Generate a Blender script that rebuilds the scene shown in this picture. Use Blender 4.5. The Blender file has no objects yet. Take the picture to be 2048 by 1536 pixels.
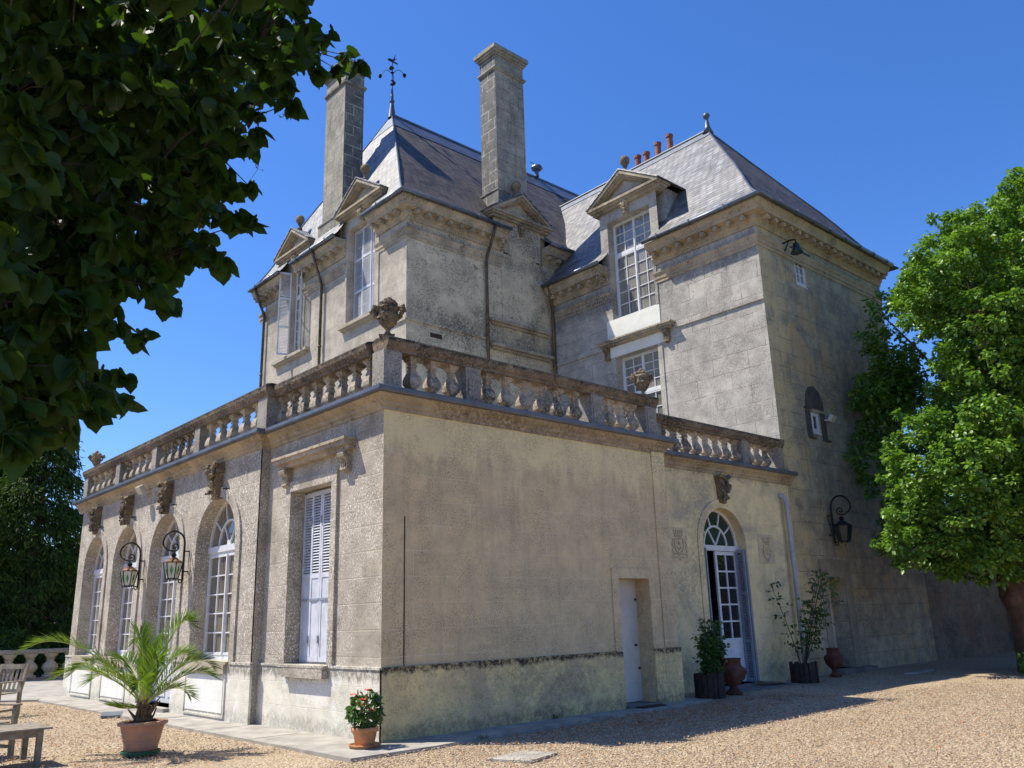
import bpy, bmesh, math, random
import numpy as np
from mathutils import Vector, Matrix, noise
from mathutils.geometry import tessellate_polygon
R = math.radians
PI = math.pi
S = bpy.context.scene
COL = S.collection

# ------------------------------------------------------------------ camera
cam_d = bpy.data.cameras.new("camera")
cam = bpy.data.objects.new("camera", cam_d); COL.objects.link(cam)
rt = Vector((0.7460662, -0.66526651, -0.02838471)); up = Vector((-0.15822596, -0.21852773, 0.96291753)); bk = Vector((-0.64679963, -0.71390903, -0.26829859))
cam.matrix_world = Matrix(((rt.x, up.x, bk.x, -6.7912), (rt.y, up.y, bk.y, -10.3827), (rt.z, up.z, bk.z, 1.6), (0, 0, 0, 1)))
cam_d.sensor_width = 36; cam_d.lens = 1679.278 / 2048 * 36
cam_d.clip_start = 0.05; cam_d.clip_end = 3000
S.camera = cam
# ------------------------------------------------------------------ world + sun
SUN_DIR = Vector((0.40, -0.48, -1.0)).normalized()
W = bpy.data.worlds.new("World"); S.world = W; W.use_nodes = True
wn = W.node_tree; wn.nodes.clear()
wo = wn.nodes.new("ShaderNodeOutputWorld"); wb = wn.nodes.new("ShaderNodeBackground"); sky = wn.nodes.new("ShaderNodeTexSky")
sky.sky_type = 'NISHITA'; sky.sun_disc = False
sky.sun_elevation = math.asin(-SUN_DIR.z); sky.sun_rotation = math.atan2(-SUN_DIR.x, -SUN_DIR.y)
sky.altitude = 500; sky.air_density = 1.2; sky.dust_density = 0.5; sky.ozone_density = 10.0
wb.inputs[1].default_value = 0.13
hs = wn.nodes.new('ShaderNodeHueSaturation'); hs.inputs['Saturation'].default_value = 1.13
tn = wn.nodes.new('ShaderNodeMix'); tn.data_type = 'RGBA'; tn.blend_type = 'MULTIPLY'; tn.inputs[0].default_value = 1; tn.inputs[7].default_value = (1.0, .93, 1.04, 1)
wn.links.new(sky.outputs[0], tn.inputs[6]); wn.links.new(tn.outputs[2], hs.inputs['Color']); wn.links.new(hs.outputs[0], wb.inputs[0]); wn.links.new(wb.outputs[0], wo.inputs[0])
sd = bpy.data.lights.new("sun", 'SUN'); sd.energy = 5.0; sd.angle = R(0.5); sd.color = (1.0, 0.94, 0.81)
sun = bpy.data.objects.new("sun", sd); COL.objects.link(sun)
sun.rotation_euler = SUN_DIR.to_track_quat('-Z', 'Y').to_euler(); sun.location = (-20, 24, 60)
S.view_settings.view_transform = 'Standard'; S.view_settings.look = 'None'; S.view_settings.gamma = 1
S.view_settings.exposure = 0.52
S.render.engine = 'CYCLES'
try:
    S.cycles.use_adaptive_sampling = True; S.cycles.adaptive_threshold = 0.015; S.cycles.max_bounces = 6; S.cycles.use_denoising = True
except Exception: pass

# ------------------------------------------------------------------ object helpers
def tag(o, label=None, cat=None, group=None, kind=None):
    if label: o['label'] = label
    if cat: o['category'] = cat
    if group: o['group'] = group
    if kind: o['kind'] = kind
    return o
def thing(name, label, cat, loc=(0, 0, 0), rz=0, group=None):
    o = bpy.data.objects.new(name, None); COL.objects.link(o); o.empty_display_size = .2
    o.location = loc; o.rotation_euler = (0, 0, rz)
    return tag(o, label, cat, group)
def copy_tree(o, parent=None):
    c = o.copy(); COL.objects.link(c)
    if parent is not None: c.parent = parent
    for ch in list(o.children): copy_tree(ch, c)
    return c
class Fr:
    """local (u, o, z): u along the wall, o outwards, z up"""
    def __init__(s, f): s.f = f
    def __call__(s, u, o, z): return s.f(u, o, z)
def FX(X): return Fr(lambda u, o, z: (X - o, u, z))      # wall facing -x
def FY(Y): return Fr(lambda u, o, z: (u, Y - o, z))      # wall facing -y
ID = Fr(lambda u, o, z: (u, o, z))
class MB:
    def __init__(s, fr=ID): s.v = []; s.f = []; s.fr = fr
    def add(s, vs, fs):
        n = len(s.v); s.v += [s.fr(*p) for p in vs]; s.f += [tuple(i + n for i in f) for f in fs]
    def box(s, a0, a1, b0, b1, c0, c1):
        s.add([(a0,b0,c0),(a1,b0,c0),(a1,b1,c0),(a0,b1,c0),(a0,b0,c1),(a1,b0,c1),(a1,b1,c1),(a0,b1,c1)],
              [(0,3,2,1),(4,5,6,7),(0,1,5,4),(1,2,6,5),(2,3,7,6),(3,0,4,7)])
    def obox(s, c, ax, ay, az):
        c = Vector(c); ax = Vector(ax); ay = Vector(ay); az = Vector(az)
        P = [c + i*ax + j*ay + k*az for k in (-1, 1) for i, j in ((-1,-1),(1,-1),(1,1),(-1,1))]
        s.add([tuple(p) for p in P], [(0,3,2,1),(4,5,6,7),(0,1,5,4),(1,2,6,5),(2,3,7,6),(3,0,4,7)])
    def prism(s, pts, o0, o1):          # pts (u,z) extruded along o
        n = len(pts)
        s.add([(p[0], o0, p[1]) for p in pts] + [(p[0], o1, p[1]) for p in pts],
              [tuple(range(n)), tuple(range(2*n-1, n-1, -1))] + [(i, (i+1) % n, n+(i+1) % n, n+i) for i in range(n)])
    def prism_z(s, pts, z0, z1):
        n = len(pts)
        s.add([(p[0], p[1], z0) for p in pts] + [(p[0], p[1], z1) for p in pts],
              [tuple(range(n)), tuple(range(2*n-1, n-1, -1))] + [(i, (i+1) % n, n+(i+1) % n, n+i) for i in range(n)])
    def tube(s, path, r, seg=8, cap=True):
        P = [Vector([float(q) for q in p]) for p in path]; n = len(P); rr = [float(q) for q in r] if isinstance(r, (list, tuple)) else [float(r)]*n
        ref = Vector((0.13, 0.21, 0.97)); vs = []; fs = []
        for i, p in enumerate(P):
            t = (P[min(i+1, n-1)] - P[max(i-1, 0)]); t = t.normalized() if t.length > 1e-9 else Vector((0,0,1))
            a = t.cross(ref if abs(t.dot(ref)) < .95 else Vector((1, 0, 0))).normalized(); b = t.cross(a)
            for k in range(seg):
                w = 2*PI*k/seg; vs.append(tuple(p + rr[i]*(math.cos(w)*a + math.sin(w)*b)))
        for i in range(n-1):
            for k in range(seg):
                fs.append((i*seg+k, i*seg+(k+1) % seg, (i+1)*seg+(k+1) % seg, (i+1)*seg+k))
        if cap: fs += [tuple(range(seg-1, -1, -1)), tuple((n-1)*seg+k for k in range(seg))]
        s.add(vs, fs)
    def lathe(s, prof, c=(0, 0, 0), seg=20, sq=0.0, rot=0.0):
        vs = []; fs = []
        for r, z in prof:
            for k in range(seg):
                w = 2*PI*k/seg + rot; vs.append((c[0]+r*math.cos(w), c[1]+r*math.sin(w), c[2]+z))
        for i in range(len(prof)-1):
            for k in range(seg):
                fs.append((i*seg+k, i*seg+(k+1) % seg, (i+1)*seg+(k+1) % seg, (i+1)*seg+k))
        fs += [tuple(range(seg-1, -1, -1)), tuple((len(prof)-1)*seg+k for k in range(seg))]
        s.add(vs, fs)
    def ring_face(s, outer, inner, o):   # face between two equal-length loops
        n = len(outer)
        s.add([(p[0], o, p[1]) for p in outer] + [(p[0], o, p[1]) for p in inner],
              [(i, i+1, n+i+1, n+i) for i in range(n-1)])
    def wall(s, outer, holes, o=0.0, depth=0.3):
        loops = [outer] + holes
        tri = tessellate_polygon([[Vector((p[0], p[1], 0)) for p in L] for L in loops])
        flat = [p for L in loops for p in L]
        s.add([(p[0], o, p[1]) for p in flat], [tuple(t) for t in tri])
        for i, L in enumerate(holes):
            d = depth[i] if isinstance(depth, (list, tuple)) else depth
            n = len(L)
            s.add([(p[0], o, p[1]) for p in L] + [(p[0], o-d, p[1]) for p in L], [(i, (i+1) % n, n+(i+1) % n, n+i) for i in range(n)])
    def sweep(s, path, prof, closed=False, caps=True):
        """path [(x,y)] travelled with the outside on the right; prof [(out,z)]"""
        P = [Vector(p) for p in path]; n = len(P); vs = []
        for i, p in enumerate(P):
            def nrm(a, b): d = (b-a).normalized(); return Vector((d.y, -d.x))
            if i == 0: m = nrm(P[0], P[1])
            elif i == n-1: m = nrm(P[-2], P[-1])
            else:
                a = nrm(P[i-1], P[i]); b = nrm(P[i], P[i+1]); m = (a+b); m = m/(m.dot(a)) if m.length > 1e-6 else a
            for q in prof: vs.append((p.x+m.x*q[0], p.y+m.y*q[0], q[1]))
        k = len(prof); fs = []
        for i in range(n-1):
            for j in range(k-1): fs.append((i*k+j, (i+1)*k+j, (i+1)*k+j+1, i*k+j+1))
            fs.append((i*k+k-1, (i+1)*k+k-1, (i+1)*k, i*k))
        if caps: fs += [tuple(range(k)), tuple((n-1)*k+j for j in range(k-1, -1, -1))]
        s.add(vs, fs)
    def build(s, name, mat, parent=None, smooth=False, bevel=0, loc=None, rough=0, rs=3.0, sub=0, seed=0, kind=None):
        me = bpy.data.meshes.new(name); me.from_pydata(s.v, [], s.f); me.validate(); 
        bm = bmesh.new(); bm.from_mesh(me); bmesh.ops.recalc_face_normals(bm, faces=bm.faces)
        if bevel:
            try: bmesh.ops.bevel(bm, geom=list(bm.edges), offset=bevel, segments=1, affect='EDGES', profile=.7)
            except Exception: pass
        if sub: bmesh.ops.subdivide_edges(bm, edges=bm.edges[:], cuts=sub, use_grid_fill=True)
        if rough:
            off = Vector((seed*3.1, seed*1.7, seed))
            for v in bm.verts:
                c = v.co*rs+off
                v.co += Vector((noise.noise(c), noise.noise(c+Vector((9, 3, 1))), noise.noise(c+Vector((2, 7, 5)))))*rough
        bm.to_mesh(me); bm.free()
        if smooth:
            for p in me.polygons: p.use_smooth = True
        me.materials.append(mat)
        o = bpy.data.objects.new(name, me); COL.objects.link(o)
        if parent is not None: o.parent = parent
        if loc: o.location = loc
        if kind: o['kind'] = kind
        return o
def arch(u0, u1, z0, zs, n=20, k=1.0):
    r = (u1-u0)/2; c = (u0+u1)/2
    L = [(u0, z0), (u1, z0)]
    L += [(c+r*math.cos(PI*i/n), zs+k*r*math.sin(PI*i/n)) for i in range(n+1)]
    return L
def rect(u0, u1, z0, z1): return [(u0, z0), (u1, z0), (u1, z1), (u0, z1)]

# ------------------------------------------------------------------ materials
class NT:
    def __init__(s, name):
        s.m = bpy.data.materials.new(name); s.m.use_nodes = True; s.t = s.m.node_tree; s.t.nodes.clear()
        s.out = s.n('ShaderNodeOutputMaterial')
    def n(s, typ, **kw):
        x = s.t.nodes.new(typ)
        for k, v in kw.items(): setattr(x, k, v)
        return x
    def l(s, a, b): s.t.links.new(a, b)
    def set(s, node, i, v):
        if hasattr(v, 'is_linked'): s.l(v, node.inputs[i])
        else: node.inputs[i].default_value = v
    def pos(s): return s.n('ShaderNodeNewGeometry').outputs['Position']
    def math(s, op, a, b=0.0, c=None, clamp=False):
        x = s.n('ShaderNodeMath', operation=op, use_clamp=clamp); s.set(x, 0, a); s.set(x, 1, b)
        if c is not None: s.set(x, 2, c)
        return x.outputs[0]
    def noise(s, vec, scale, detail=3, rough=.55, dist=0.0):
        x = s.n('ShaderNodeTexNoise'); s.l(vec, x.inputs['Vector']); x.inputs['Scale'].default_value = scale
        x.inputs['Detail'].default_value = detail; x.inputs['Roughness'].default_value = rough; x.inputs['Distortion'].default_value = dist
        return x.outputs['Fac']
    def ramp(s, fac, a, b):            # smooth 0..1 between a and b
        x = s.n('ShaderNodeMapRange', interpolation_type='SMOOTHSTEP'); s.set(x, 0, fac); x.inputs[1].default_value = a; x.inputs[2].default_value = b
        return x.outputs[0]
    def mix(s, fac, a, b, bt='MIX'):
        x = s.n('ShaderNodeMix', data_type='RGBA', blend_type=bt); s.set(x, 0, fac)
        for i, v in ((6, a), (7, b)):
            if hasattr(v, 'is_linked'): s.l(v, x.inputs[i])
            else: x.inputs[i].default_value = (*v, 1)
        return x.outputs[2]
    def xyz(s, vec):
        x = s.n('ShaderNodeSeparateXYZ'); s.l(vec, x.inputs[0]); return x.outputs
    def comb(s, a, b, c=0.0):
        x = s.n('ShaderNodeCombineXYZ'); s.set(x, 0, a); s.set(x, 1, b); s.set(x, 2, c); return x.outputs[0]
    def vscale(s, vec, v):
        x = s.n('ShaderNodeVectorMath', operation='MULTIPLY'); s.l(vec, x.inputs[0]); x.inputs[1].default_value = v; return x.outputs[0]
    def fin(s, col, rough=.8, bump=None, bs=.4, bd=.01, metal=0.0, spec=.5, **kw):
        p = s.n('ShaderNodeBsdfPrincipled')
        if hasattr(col, 'is_linked'): s.l(col, p.inputs['Base Color'])
        else: p.inputs['Base Color'].default_value = (*col, 1)
        s.set(p, 'Roughness', rough); p.inputs['Metallic'].default_value = metal; p.inputs['Specular IOR Level'].default_value = spec
        if bump is not None:
            b = s.n('ShaderNodeBump'); b.inputs['Strength'].default_value = bs; b.inputs['Distance'].default_value = bd
            s.l(bump, b.inputs['Height']); s.l(b.outputs[0], p.inputs['Normal'])
        s.l(p.outputs[0], s.out.inputs[0]); s.p = p
        return s.m

def stone(name, c1, c2, dark=(.07, .065, .055), light=(.62, .58, .50), speck=.5, flecks=.35, bw=.85, bh=.36, joint=.5, jcol=(.5, .46, .36), jsize=.006,
          stains=(), tops=0.0, zone=None, corner=None, psoft=.03, fstretch=.55, fscale=44, blockvar=.35, patch=None, bump=.5, z_off=0.0, grime=.35, streak=0.0):
    """limestone: blocks with joints, lichen specks, pale flecks, worn patches; stains = [(z_mid, half, amount)] dark bands with ragged edges"""
    t = NT(name); P = t.pos(); X, Y, Z = t.xyz(P)
    u = t.math('ADD', X, Y)
    bv = t.comb(u, t.math('ADD', Z, z_off))
    br = t.n('ShaderNodeTexBrick'); t.l(bv, br.inputs['Vector']); br.offset = .5
    br.inputs['Color1'].default_value = (0, 0, 0, 1); br.inputs['Color2'].default_value = (1, 1, 1, 1); br.inputs['Mortar'].default_value = (.5, .5, .5, 1)
    br.inputs['Scale'].default_value = 1; br.inputs['Mortar Size'].default_value = jsize; br.inputs['Mortar Smooth'].default_value = .4
    br.inputs['Bias'].default_value = 0; br.inputs['Brick Width'].default_value = bw; br.inputs['Row Height'].default_value = bh
    big = t.noise(P, .55, 4, .6, .6); mid = t.noise(P, 2.6, 5, .65); fine = t.noise(P, 17, 3, .7); vf = t.noise(P, 46, 2, .6)
    base = t.mix(t.ramp(mid, .33, .67), c1, c2)
    base = t.mix(t.math('MULTIPLY', t.ramp(br.outputs['Color'], 0, 1), blockvar), base, t.mix(1.0, base, (1.45, 1.4, 1.35), 'MULTIPLY'))
    if patch is not None:
        base = t.mix(t.ramp(t.noise(P, .9, 5, .6, 1.0), .57-psoft, .57+psoft), base, patch)
    if zone is not None:
        zc, zcol, za_ = zone; wv = t.comb(t.math('MULTIPLY', u, 2.2), t.math('MULTIPLY', Z, .5))
        zf = t.ramp(t.math('ADD', Z, t.math('MULTIPLY', t.math('SUBTRACT', t.noise(wv, 1.0, 5, .65, .5), .5), 2.0)), zc-.18, zc+.18)
        base = t.mix(t.math('MULTIPLY', zf, za_), base, zcol)
    if corner is not None:      # brighter ochre in ragged patches towards the corner
        cf = t.ramp(t.math('ADD', X, t.math('MULTIPLY', t.math('SUBTRACT', t.noise(P, 1.1, 5, .6, .8), .5), 3.2)), corner[0]+.5, corner[0]-.35)
        base = t.mix(t.math('MULTIPLY', cf, t.ramp(t.noise(P, 2.0, 4, .6), .32, .5)), base, corner[1])
    # grime in clouds
    g = t.math('MULTIPLY', t.ramp(big, .42, .66), t.ramp(fine, .35, .6))
    base = t.mix(t.math('MULTIPLY', g, grime), base, dark)
    ch = t.math('MULTIPLY', t.ramp(t.noise(P, 6.5, 4, .7, 1.2), .56, .66), grime*.8); base = t.mix(ch, base, dark)
    # lichen specks dark + pale
    sp = t.math('MULTIPLY', t.ramp(vf, .5, .62), t.ramp(t.noise(P, 1.7, 3), .38, .6))
    base = t.mix(t.math('MULTIPLY', sp, speck), base, dark)
    fl = t.math('MULTIPLY', t.ramp(t.noise(t.vscale(P, (1, 1, fstretch)), fscale, 2, .5, .5), .555, .62), t.ramp(t.noise(P, 1.1, 3), .35, .55))
    base = t.mix(t.math('MULTIPLY', fl, flecks), base, light)
    if streak:
        sv = t.comb(t.math('MULTIPLY', u, 5.0), t.math('MULTIPLY', Z, .45))
        base = t.mix(t.math('MULTIPLY', t.ramp(t.noise(sv, 1.0, 4, .7), .50, .68), streak), base, dark)
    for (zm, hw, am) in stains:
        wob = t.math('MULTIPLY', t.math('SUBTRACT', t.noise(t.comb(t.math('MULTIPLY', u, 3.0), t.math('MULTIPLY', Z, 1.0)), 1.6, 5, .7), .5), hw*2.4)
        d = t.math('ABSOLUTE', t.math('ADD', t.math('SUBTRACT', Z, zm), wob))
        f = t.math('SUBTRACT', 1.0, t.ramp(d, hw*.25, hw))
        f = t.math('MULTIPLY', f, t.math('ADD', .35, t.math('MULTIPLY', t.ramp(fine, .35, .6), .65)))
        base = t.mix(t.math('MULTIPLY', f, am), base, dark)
    j = t.math('MULTIPLY', br.outputs['Fac'], t.math('MULTIPLY', t.ramp(t.noise(P, 2.2, 2), .35, .6), joint))
    base = t.mix(j, base, jcol)
    if tops:
        N = t.n('ShaderNodeNewGeometry').outputs['Normal']; nz = t.xyz(N)[2]
        tf = t.math('MULTIPLY', t.ramp(nz, .3, .8), t.math('MULTIPLY', t.ramp(mid, .3, .5), tops))
        base = t.mix(tf, base, (.045, .045, .035))
    h = t.math('ADD', t.math('ADD', t.math('MULTIPLY', fine, .5), t.math('MULTIPLY', vf, .45)), t.math('MULTIPLY', br.outputs['Fac'], -.5))
    h = t.math('ADD', h, t.math('MULTIPLY', mid, .8))
    return t.fin(base, .92, h, bump, .02, spec=.25)

def plain(name, c, rough=.6, var=.2, scale=6, metal=0, bump=0, spec=.5, c2=None):
    t = NT(name); P = t.pos(); n = t.noise(P, scale, 4, .6)
    c2 = c2 or tuple(x*(1-var*1.6) for x in c)
    return t.fin(t.mix(t.ramp(n, .3, .7), c, c2), rough, t.noise(P, scale*6, 3) if bump else None, bump, .01, metal, spec)
def leafmat(name, c1, c2, tr=.35, rough=.45, spec=.4):
    t = NT(name); g = t.n('ShaderNodeNewGeometry'); P = g.outputs['Position']
    r = g.outputs['Random Per Island']
    col = t.mix(r, c1, c2); col = t.mix(t.math('MULTIPLY', t.ramp(t.noise(P, .9, 2), .35, .65), .45), col, t.mix(1.0, col, (1.5, 1.35, .8), 'MULTIPLY'))
    p = t.n('ShaderNodeBsdfPrincipled'); t.l(col, p.inputs['Base Color']); p.inputs['Roughness'].default_value = rough; p.inputs['Specular IOR Level'].default_value = spec
    tl = t.n('ShaderNodeBsdfTranslucent'); t.l(t.mix(1.0, col, (1.5, 1.6, .6), 'MULTIPLY'), tl.inputs[0])
    mx = t.n('ShaderNodeMixShader'); mx.inputs[0].default_value = tr
    t.l(p.outputs[0], mx.inputs[1]); t.l(tl.outputs[0], mx.inputs[2]); t.l(mx.outputs[0], t.out.inputs[0])
    return t.m

M = {}
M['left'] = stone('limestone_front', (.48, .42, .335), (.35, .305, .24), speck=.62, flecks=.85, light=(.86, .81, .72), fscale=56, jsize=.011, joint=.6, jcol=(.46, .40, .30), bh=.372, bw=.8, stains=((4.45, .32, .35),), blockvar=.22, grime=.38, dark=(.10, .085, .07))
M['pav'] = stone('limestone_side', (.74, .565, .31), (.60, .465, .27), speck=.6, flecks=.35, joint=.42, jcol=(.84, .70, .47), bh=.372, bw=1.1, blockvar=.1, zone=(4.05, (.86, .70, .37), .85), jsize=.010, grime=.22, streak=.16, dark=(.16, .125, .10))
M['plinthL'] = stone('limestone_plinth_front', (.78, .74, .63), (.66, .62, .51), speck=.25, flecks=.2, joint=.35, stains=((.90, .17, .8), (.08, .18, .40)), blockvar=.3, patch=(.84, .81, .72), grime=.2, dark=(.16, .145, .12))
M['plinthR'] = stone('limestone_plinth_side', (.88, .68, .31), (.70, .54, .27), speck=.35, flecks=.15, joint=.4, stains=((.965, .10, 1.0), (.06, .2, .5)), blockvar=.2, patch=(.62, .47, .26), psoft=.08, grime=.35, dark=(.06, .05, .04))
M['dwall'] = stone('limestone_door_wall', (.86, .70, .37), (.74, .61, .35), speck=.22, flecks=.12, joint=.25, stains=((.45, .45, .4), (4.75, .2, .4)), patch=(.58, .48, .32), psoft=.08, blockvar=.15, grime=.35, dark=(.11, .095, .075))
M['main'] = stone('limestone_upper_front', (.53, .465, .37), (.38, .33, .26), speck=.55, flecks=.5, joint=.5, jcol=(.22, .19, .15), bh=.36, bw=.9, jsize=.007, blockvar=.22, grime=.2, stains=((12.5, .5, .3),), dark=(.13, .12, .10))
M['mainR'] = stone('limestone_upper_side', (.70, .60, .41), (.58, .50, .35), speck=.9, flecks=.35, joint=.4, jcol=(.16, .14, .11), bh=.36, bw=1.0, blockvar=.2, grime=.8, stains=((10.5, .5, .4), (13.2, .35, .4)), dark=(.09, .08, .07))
M['wing'] = stone('limestone_wing_front', (.46, .43, .375), (.33, .305, .265), speck=.75, flecks=.5, joint=.8, jcol=(.13, .115, .10), bh=.50, bw=1.15, jsize=.010, blockvar=.45, grime=.45, stains=((11.5, .6, .6),), dark=(.13, .12, .11))
M['side'] = stone('rendered_wing_side', corner=(13.6, (.62, .49, .27)), c1=(.46, .40, .28), c2=(.29, .26, .195), speck=.3, flecks=.2, light=(.42, .41, .36), joint=.55, jcol=(.08, .075, .06), bh=.42, bw=.75, jsize=.012, blockvar=.3, patch=(.52, .39, .22), grime=.45, streak=.25, dark=(.09, .085, .07))
M['side2'] = stone('grey_door_surround', (.34, .30, .22), (.25, .22, .17), speck=.3, flecks=.1, joint=.2, blockvar=.1, grime=.4, dark=(.08, .075, .06))
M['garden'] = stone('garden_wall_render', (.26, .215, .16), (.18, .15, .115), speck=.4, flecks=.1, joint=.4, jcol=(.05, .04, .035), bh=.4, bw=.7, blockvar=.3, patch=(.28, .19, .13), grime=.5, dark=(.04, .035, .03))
M['trim'] = stone('carved_limestone', (.52, .43, .30), (.33, .28, .205), speck=.5, flecks=.2, joint=.4, jcol=(.15, .13, .10), bh=3, bw=1.3, blockvar=.15, grime=.85, tops=1.0, dark=(.085, .075, .06))
M['rustic'] = stone('ochre_cornice_stone', (.50, .39, .25), (.38, .31, .215), speck=.35, flecks=.12, joint=.2, bh=3, bw=1.3, blockvar=.1, grime=.7, tops=1.0, dark=(.11, .075, .05))
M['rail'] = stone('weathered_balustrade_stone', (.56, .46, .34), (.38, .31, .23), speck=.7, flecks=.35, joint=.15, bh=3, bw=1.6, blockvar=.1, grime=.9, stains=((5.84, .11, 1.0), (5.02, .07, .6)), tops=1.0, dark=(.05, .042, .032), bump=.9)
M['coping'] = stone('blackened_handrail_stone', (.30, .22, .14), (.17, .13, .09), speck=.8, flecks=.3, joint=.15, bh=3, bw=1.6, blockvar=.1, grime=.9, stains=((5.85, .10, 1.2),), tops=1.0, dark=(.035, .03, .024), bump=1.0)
M['pier'] = stone('grey_pier_stone', (.38, .345, .29), (.27, .24, .20), speck=.8, flecks=.4, joint=.0, blockvar=.0, grime=.5, dark=(.10, .09, .08))
M['carved'] = stone('mossy_carved_stone', (.33, .24, .135), (.17, .13, .085), speck=.7, flecks=.3, joint=0, blockvar=0, grime=.9, dark=(.05, .045, .035), bump=1.0)
M['white'] = stone('new_white_limestone', (.82, .80, .72), (.74, .72, .64), speck=.05, flecks=0, joint=.35, jcol=(.6, .58, .5), bh=.34, bw=.8, blockvar=.08, grime=.08, dark=(.4, .38, .33), bump=.15)
M['frame'] = stone('window_surround_stone', (.48, .42, .31), (.40, .345, .255), speck=.3, flecks=.25, joint=.3, blockvar=.1, grime=.2, dark=(.14, .12, .09))
M['chim'] = stone('dark_chimney_stone', (.21, .20, .18), (.12, .115, .105), speck=.8, flecks=.35, joint=1.0, jcol=(.52, .49, .42), bh=.42, bw=.62, jsize=.016, blockvar=.25, grime=.5, dark=(.07, .065, .06))
M['chimR'] = stone('chimney_stone', (.42, .375, .29), (.30, .27, .215), speck=.7, flecks=.35, joint=.8, jcol=(.10, .09, .075), bh=.42, bw=.95, jsize=.014, blockvar=.35, grime=.6, streak=.6, dark=(.10, .095, .08))
M['zinc'] = plain('zinc_sheet', (.12, .13, .15), .4, .25, 3, metal=.0, spec=.7)
M['lead'] = plain('lead_flashing', (.13, .15, .19), .45, .25, 2, metal=.35, bump=.15)
M['gutter'] = plain('dark_zinc_gutter', (.16, .19, .24), .38, .2, 4, metal=.55)
M['pipe'] = plain('tarnished_copper_pipe', (.16, .115, .075), .5, .4, 3, metal=.35)
M['pvc'] = plain('grey_plastic_pipe', (.42, .43, .45), .4, .1, 3)
M['paint'] = plain('pale_blue_paint', (.67, .69, .74), .5, .14, 5)
M['paintw'] = plain('white_window_paint', (.77, .77, .77), .4, .1, 5)
M['paints'] = plain('blue_grey_shutter_paint', (.31, .33, .38), .5, .12, 5)
M['doorw'] = plain('off_white_door_paint', (.62, .58, .50), .55, .1, 3)
M['dark'] = plain('dark_interior', (.012, .011, .010), .9, .1)
M['iron'] = plain('black_wrought_iron', (.018, .017, .018), .5, .3, 20, metal=.4, bump=.1)
M['copper'] = plain('aged_copper', (.36, .19, .09), .4, .35, 12, metal=.6)
M['bronze'] = plain('green_bronze_bell', (.06, .10, .09), .4, .4, 10, metal=.7)
M['rust'] = plain('rusty_iron', (.06, .03, .02), .8, .4, 20)
M['greenglass'] = plain('green_glass', (.05, .28, .09), .15, .2, 20)
M['milk'] = plain('frosted_lantern_glass', (.62, .62, .54), .25, .12, 15)
M['terra'] = plain('terracotta_pot_clay', (.50, .25, .14), .8, .35, 7, bump=.2, c2=(.36, .22, .15))
M['terra2'] = plain('old_red_terracotta', (.16, .055, .033), .85, .4, 6, bump=.3)
M['terra3'] = plain('orange_terracotta', (.62, .29, .12), .7, .25, 7, bump=.1)
M['cpot'] = plain('brick_red_chimney_pot', (.36, .12, .07), .8, .3, 4)
M['soil'] = plain('potting_bark', (.07, .03, .022), .95, .5, 40, bump=.9)
M['saucer'] = plain('green_plastic_saucer', (.03, .20, .10), .4, .2)
M['teak'] = plain('weathered_teak', (.31, .26, .19), .75, .3, 9, bump=.3)
M['barkwood'] = plain('dark_tub_wood', (.055, .035, .026), .9, .4, 14, bump=.5)
M['bark'] = plain('tree_bark', (.095, .075, .055), .95, .5, 9, bump=1.0, c2=(.05, .04, .03))
M['barkR'] = plain('gnarled_linden_bark', (.16, .095, .065), .95, .5, 6, bump=1.0, c2=(.09, .055, .04))
M['crest'] = plain('carved_ochre_plaque', (.66, .54, .33), .9, .12, 8, bump=.2)
M['crestd'] = plain('weathered_plaque_relief', (.48, .37, .22), .9, .2, 8, bump=.2)
M['plaster'] = plain('dark_cement_patch', (.105, .095, .082), .95, .25, 5, bump=.3)
M['paving'] = plain('stone_paving', (.40, .37, .32), .9, .35, 2.2, bump=.2, c2=(.25, .23, .20))
M['pavingdark'] = plain('damp_paving', (.22, .20, .18), .9, .3, 3, bump=.2)
M['plastic'] = plain('cream_plastic', (.62, .58, .48), .5, .1)
M['glassd'] = NT('dark_window_glass').fin((.022, .021, .022), .03, spec=.9)
def curtain(name, a, b):
    t = NT(name); P = t.pos(); X, Y, Z = t.xyz(P); u = t.math('ADD', X, Y)
    f = t.noise(t.comb(t.math('MULTIPLY', u, 14.0), t.math('MULTIPLY', Z, .25)), 1.0, 3, .6); g = t.noise(P, .8, 2)
    return t.fin(t.mix(t.ramp(f, .35, .65), t.mix(t.ramp(g, .4, .6), a, b), a), .04, t.noise(P, 3.0, 1), .05, .02, spec=.8)
M['glasst'] = curtain('window_glass_over_blind', (.22, .19, .145), (.09, .08, .065))
M['glassb'] = curtain('window_glass_over_pale_curtain', (.26, .25, .22), (.06, .06, .06))
M['glassg'] = NT('green_tinted_glass').fin((.03, .05, .04), .12, spec=.35)
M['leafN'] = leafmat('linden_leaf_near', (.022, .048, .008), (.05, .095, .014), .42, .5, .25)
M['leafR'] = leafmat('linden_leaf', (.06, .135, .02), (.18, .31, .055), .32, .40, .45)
M['conif'] = leafmat('conifer_spray', (.030, .065, .016), (.07, .13, .025), .25, .6, .2)
M['palm'] = leafmat('palm_leaflet', (.08, .16, .02), (.21, .30, .05), .25, .35, .4)
M['palmrib'] = plain('palm_rib', (.42, .46, .10), .45, .2)
M['palmdry'] = plain('dry_palm_fibre', (.20, .12, .06), .9, .4, 20, bump=.4)
M['shrub'] = leafmat('shrub_leaf', (.035, .085, .025), (.08, .15, .045), .3, .35, .5)
M['flower'] = leafmat('coral_petal', (.85, .10, .09), (.9, .16, .20), .3, .5)
M['deadleaf'] = leafmat('dry_fallen_leaf', (.36, .12, .04), (.42, .20, .09), .1, .8, .2)

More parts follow.
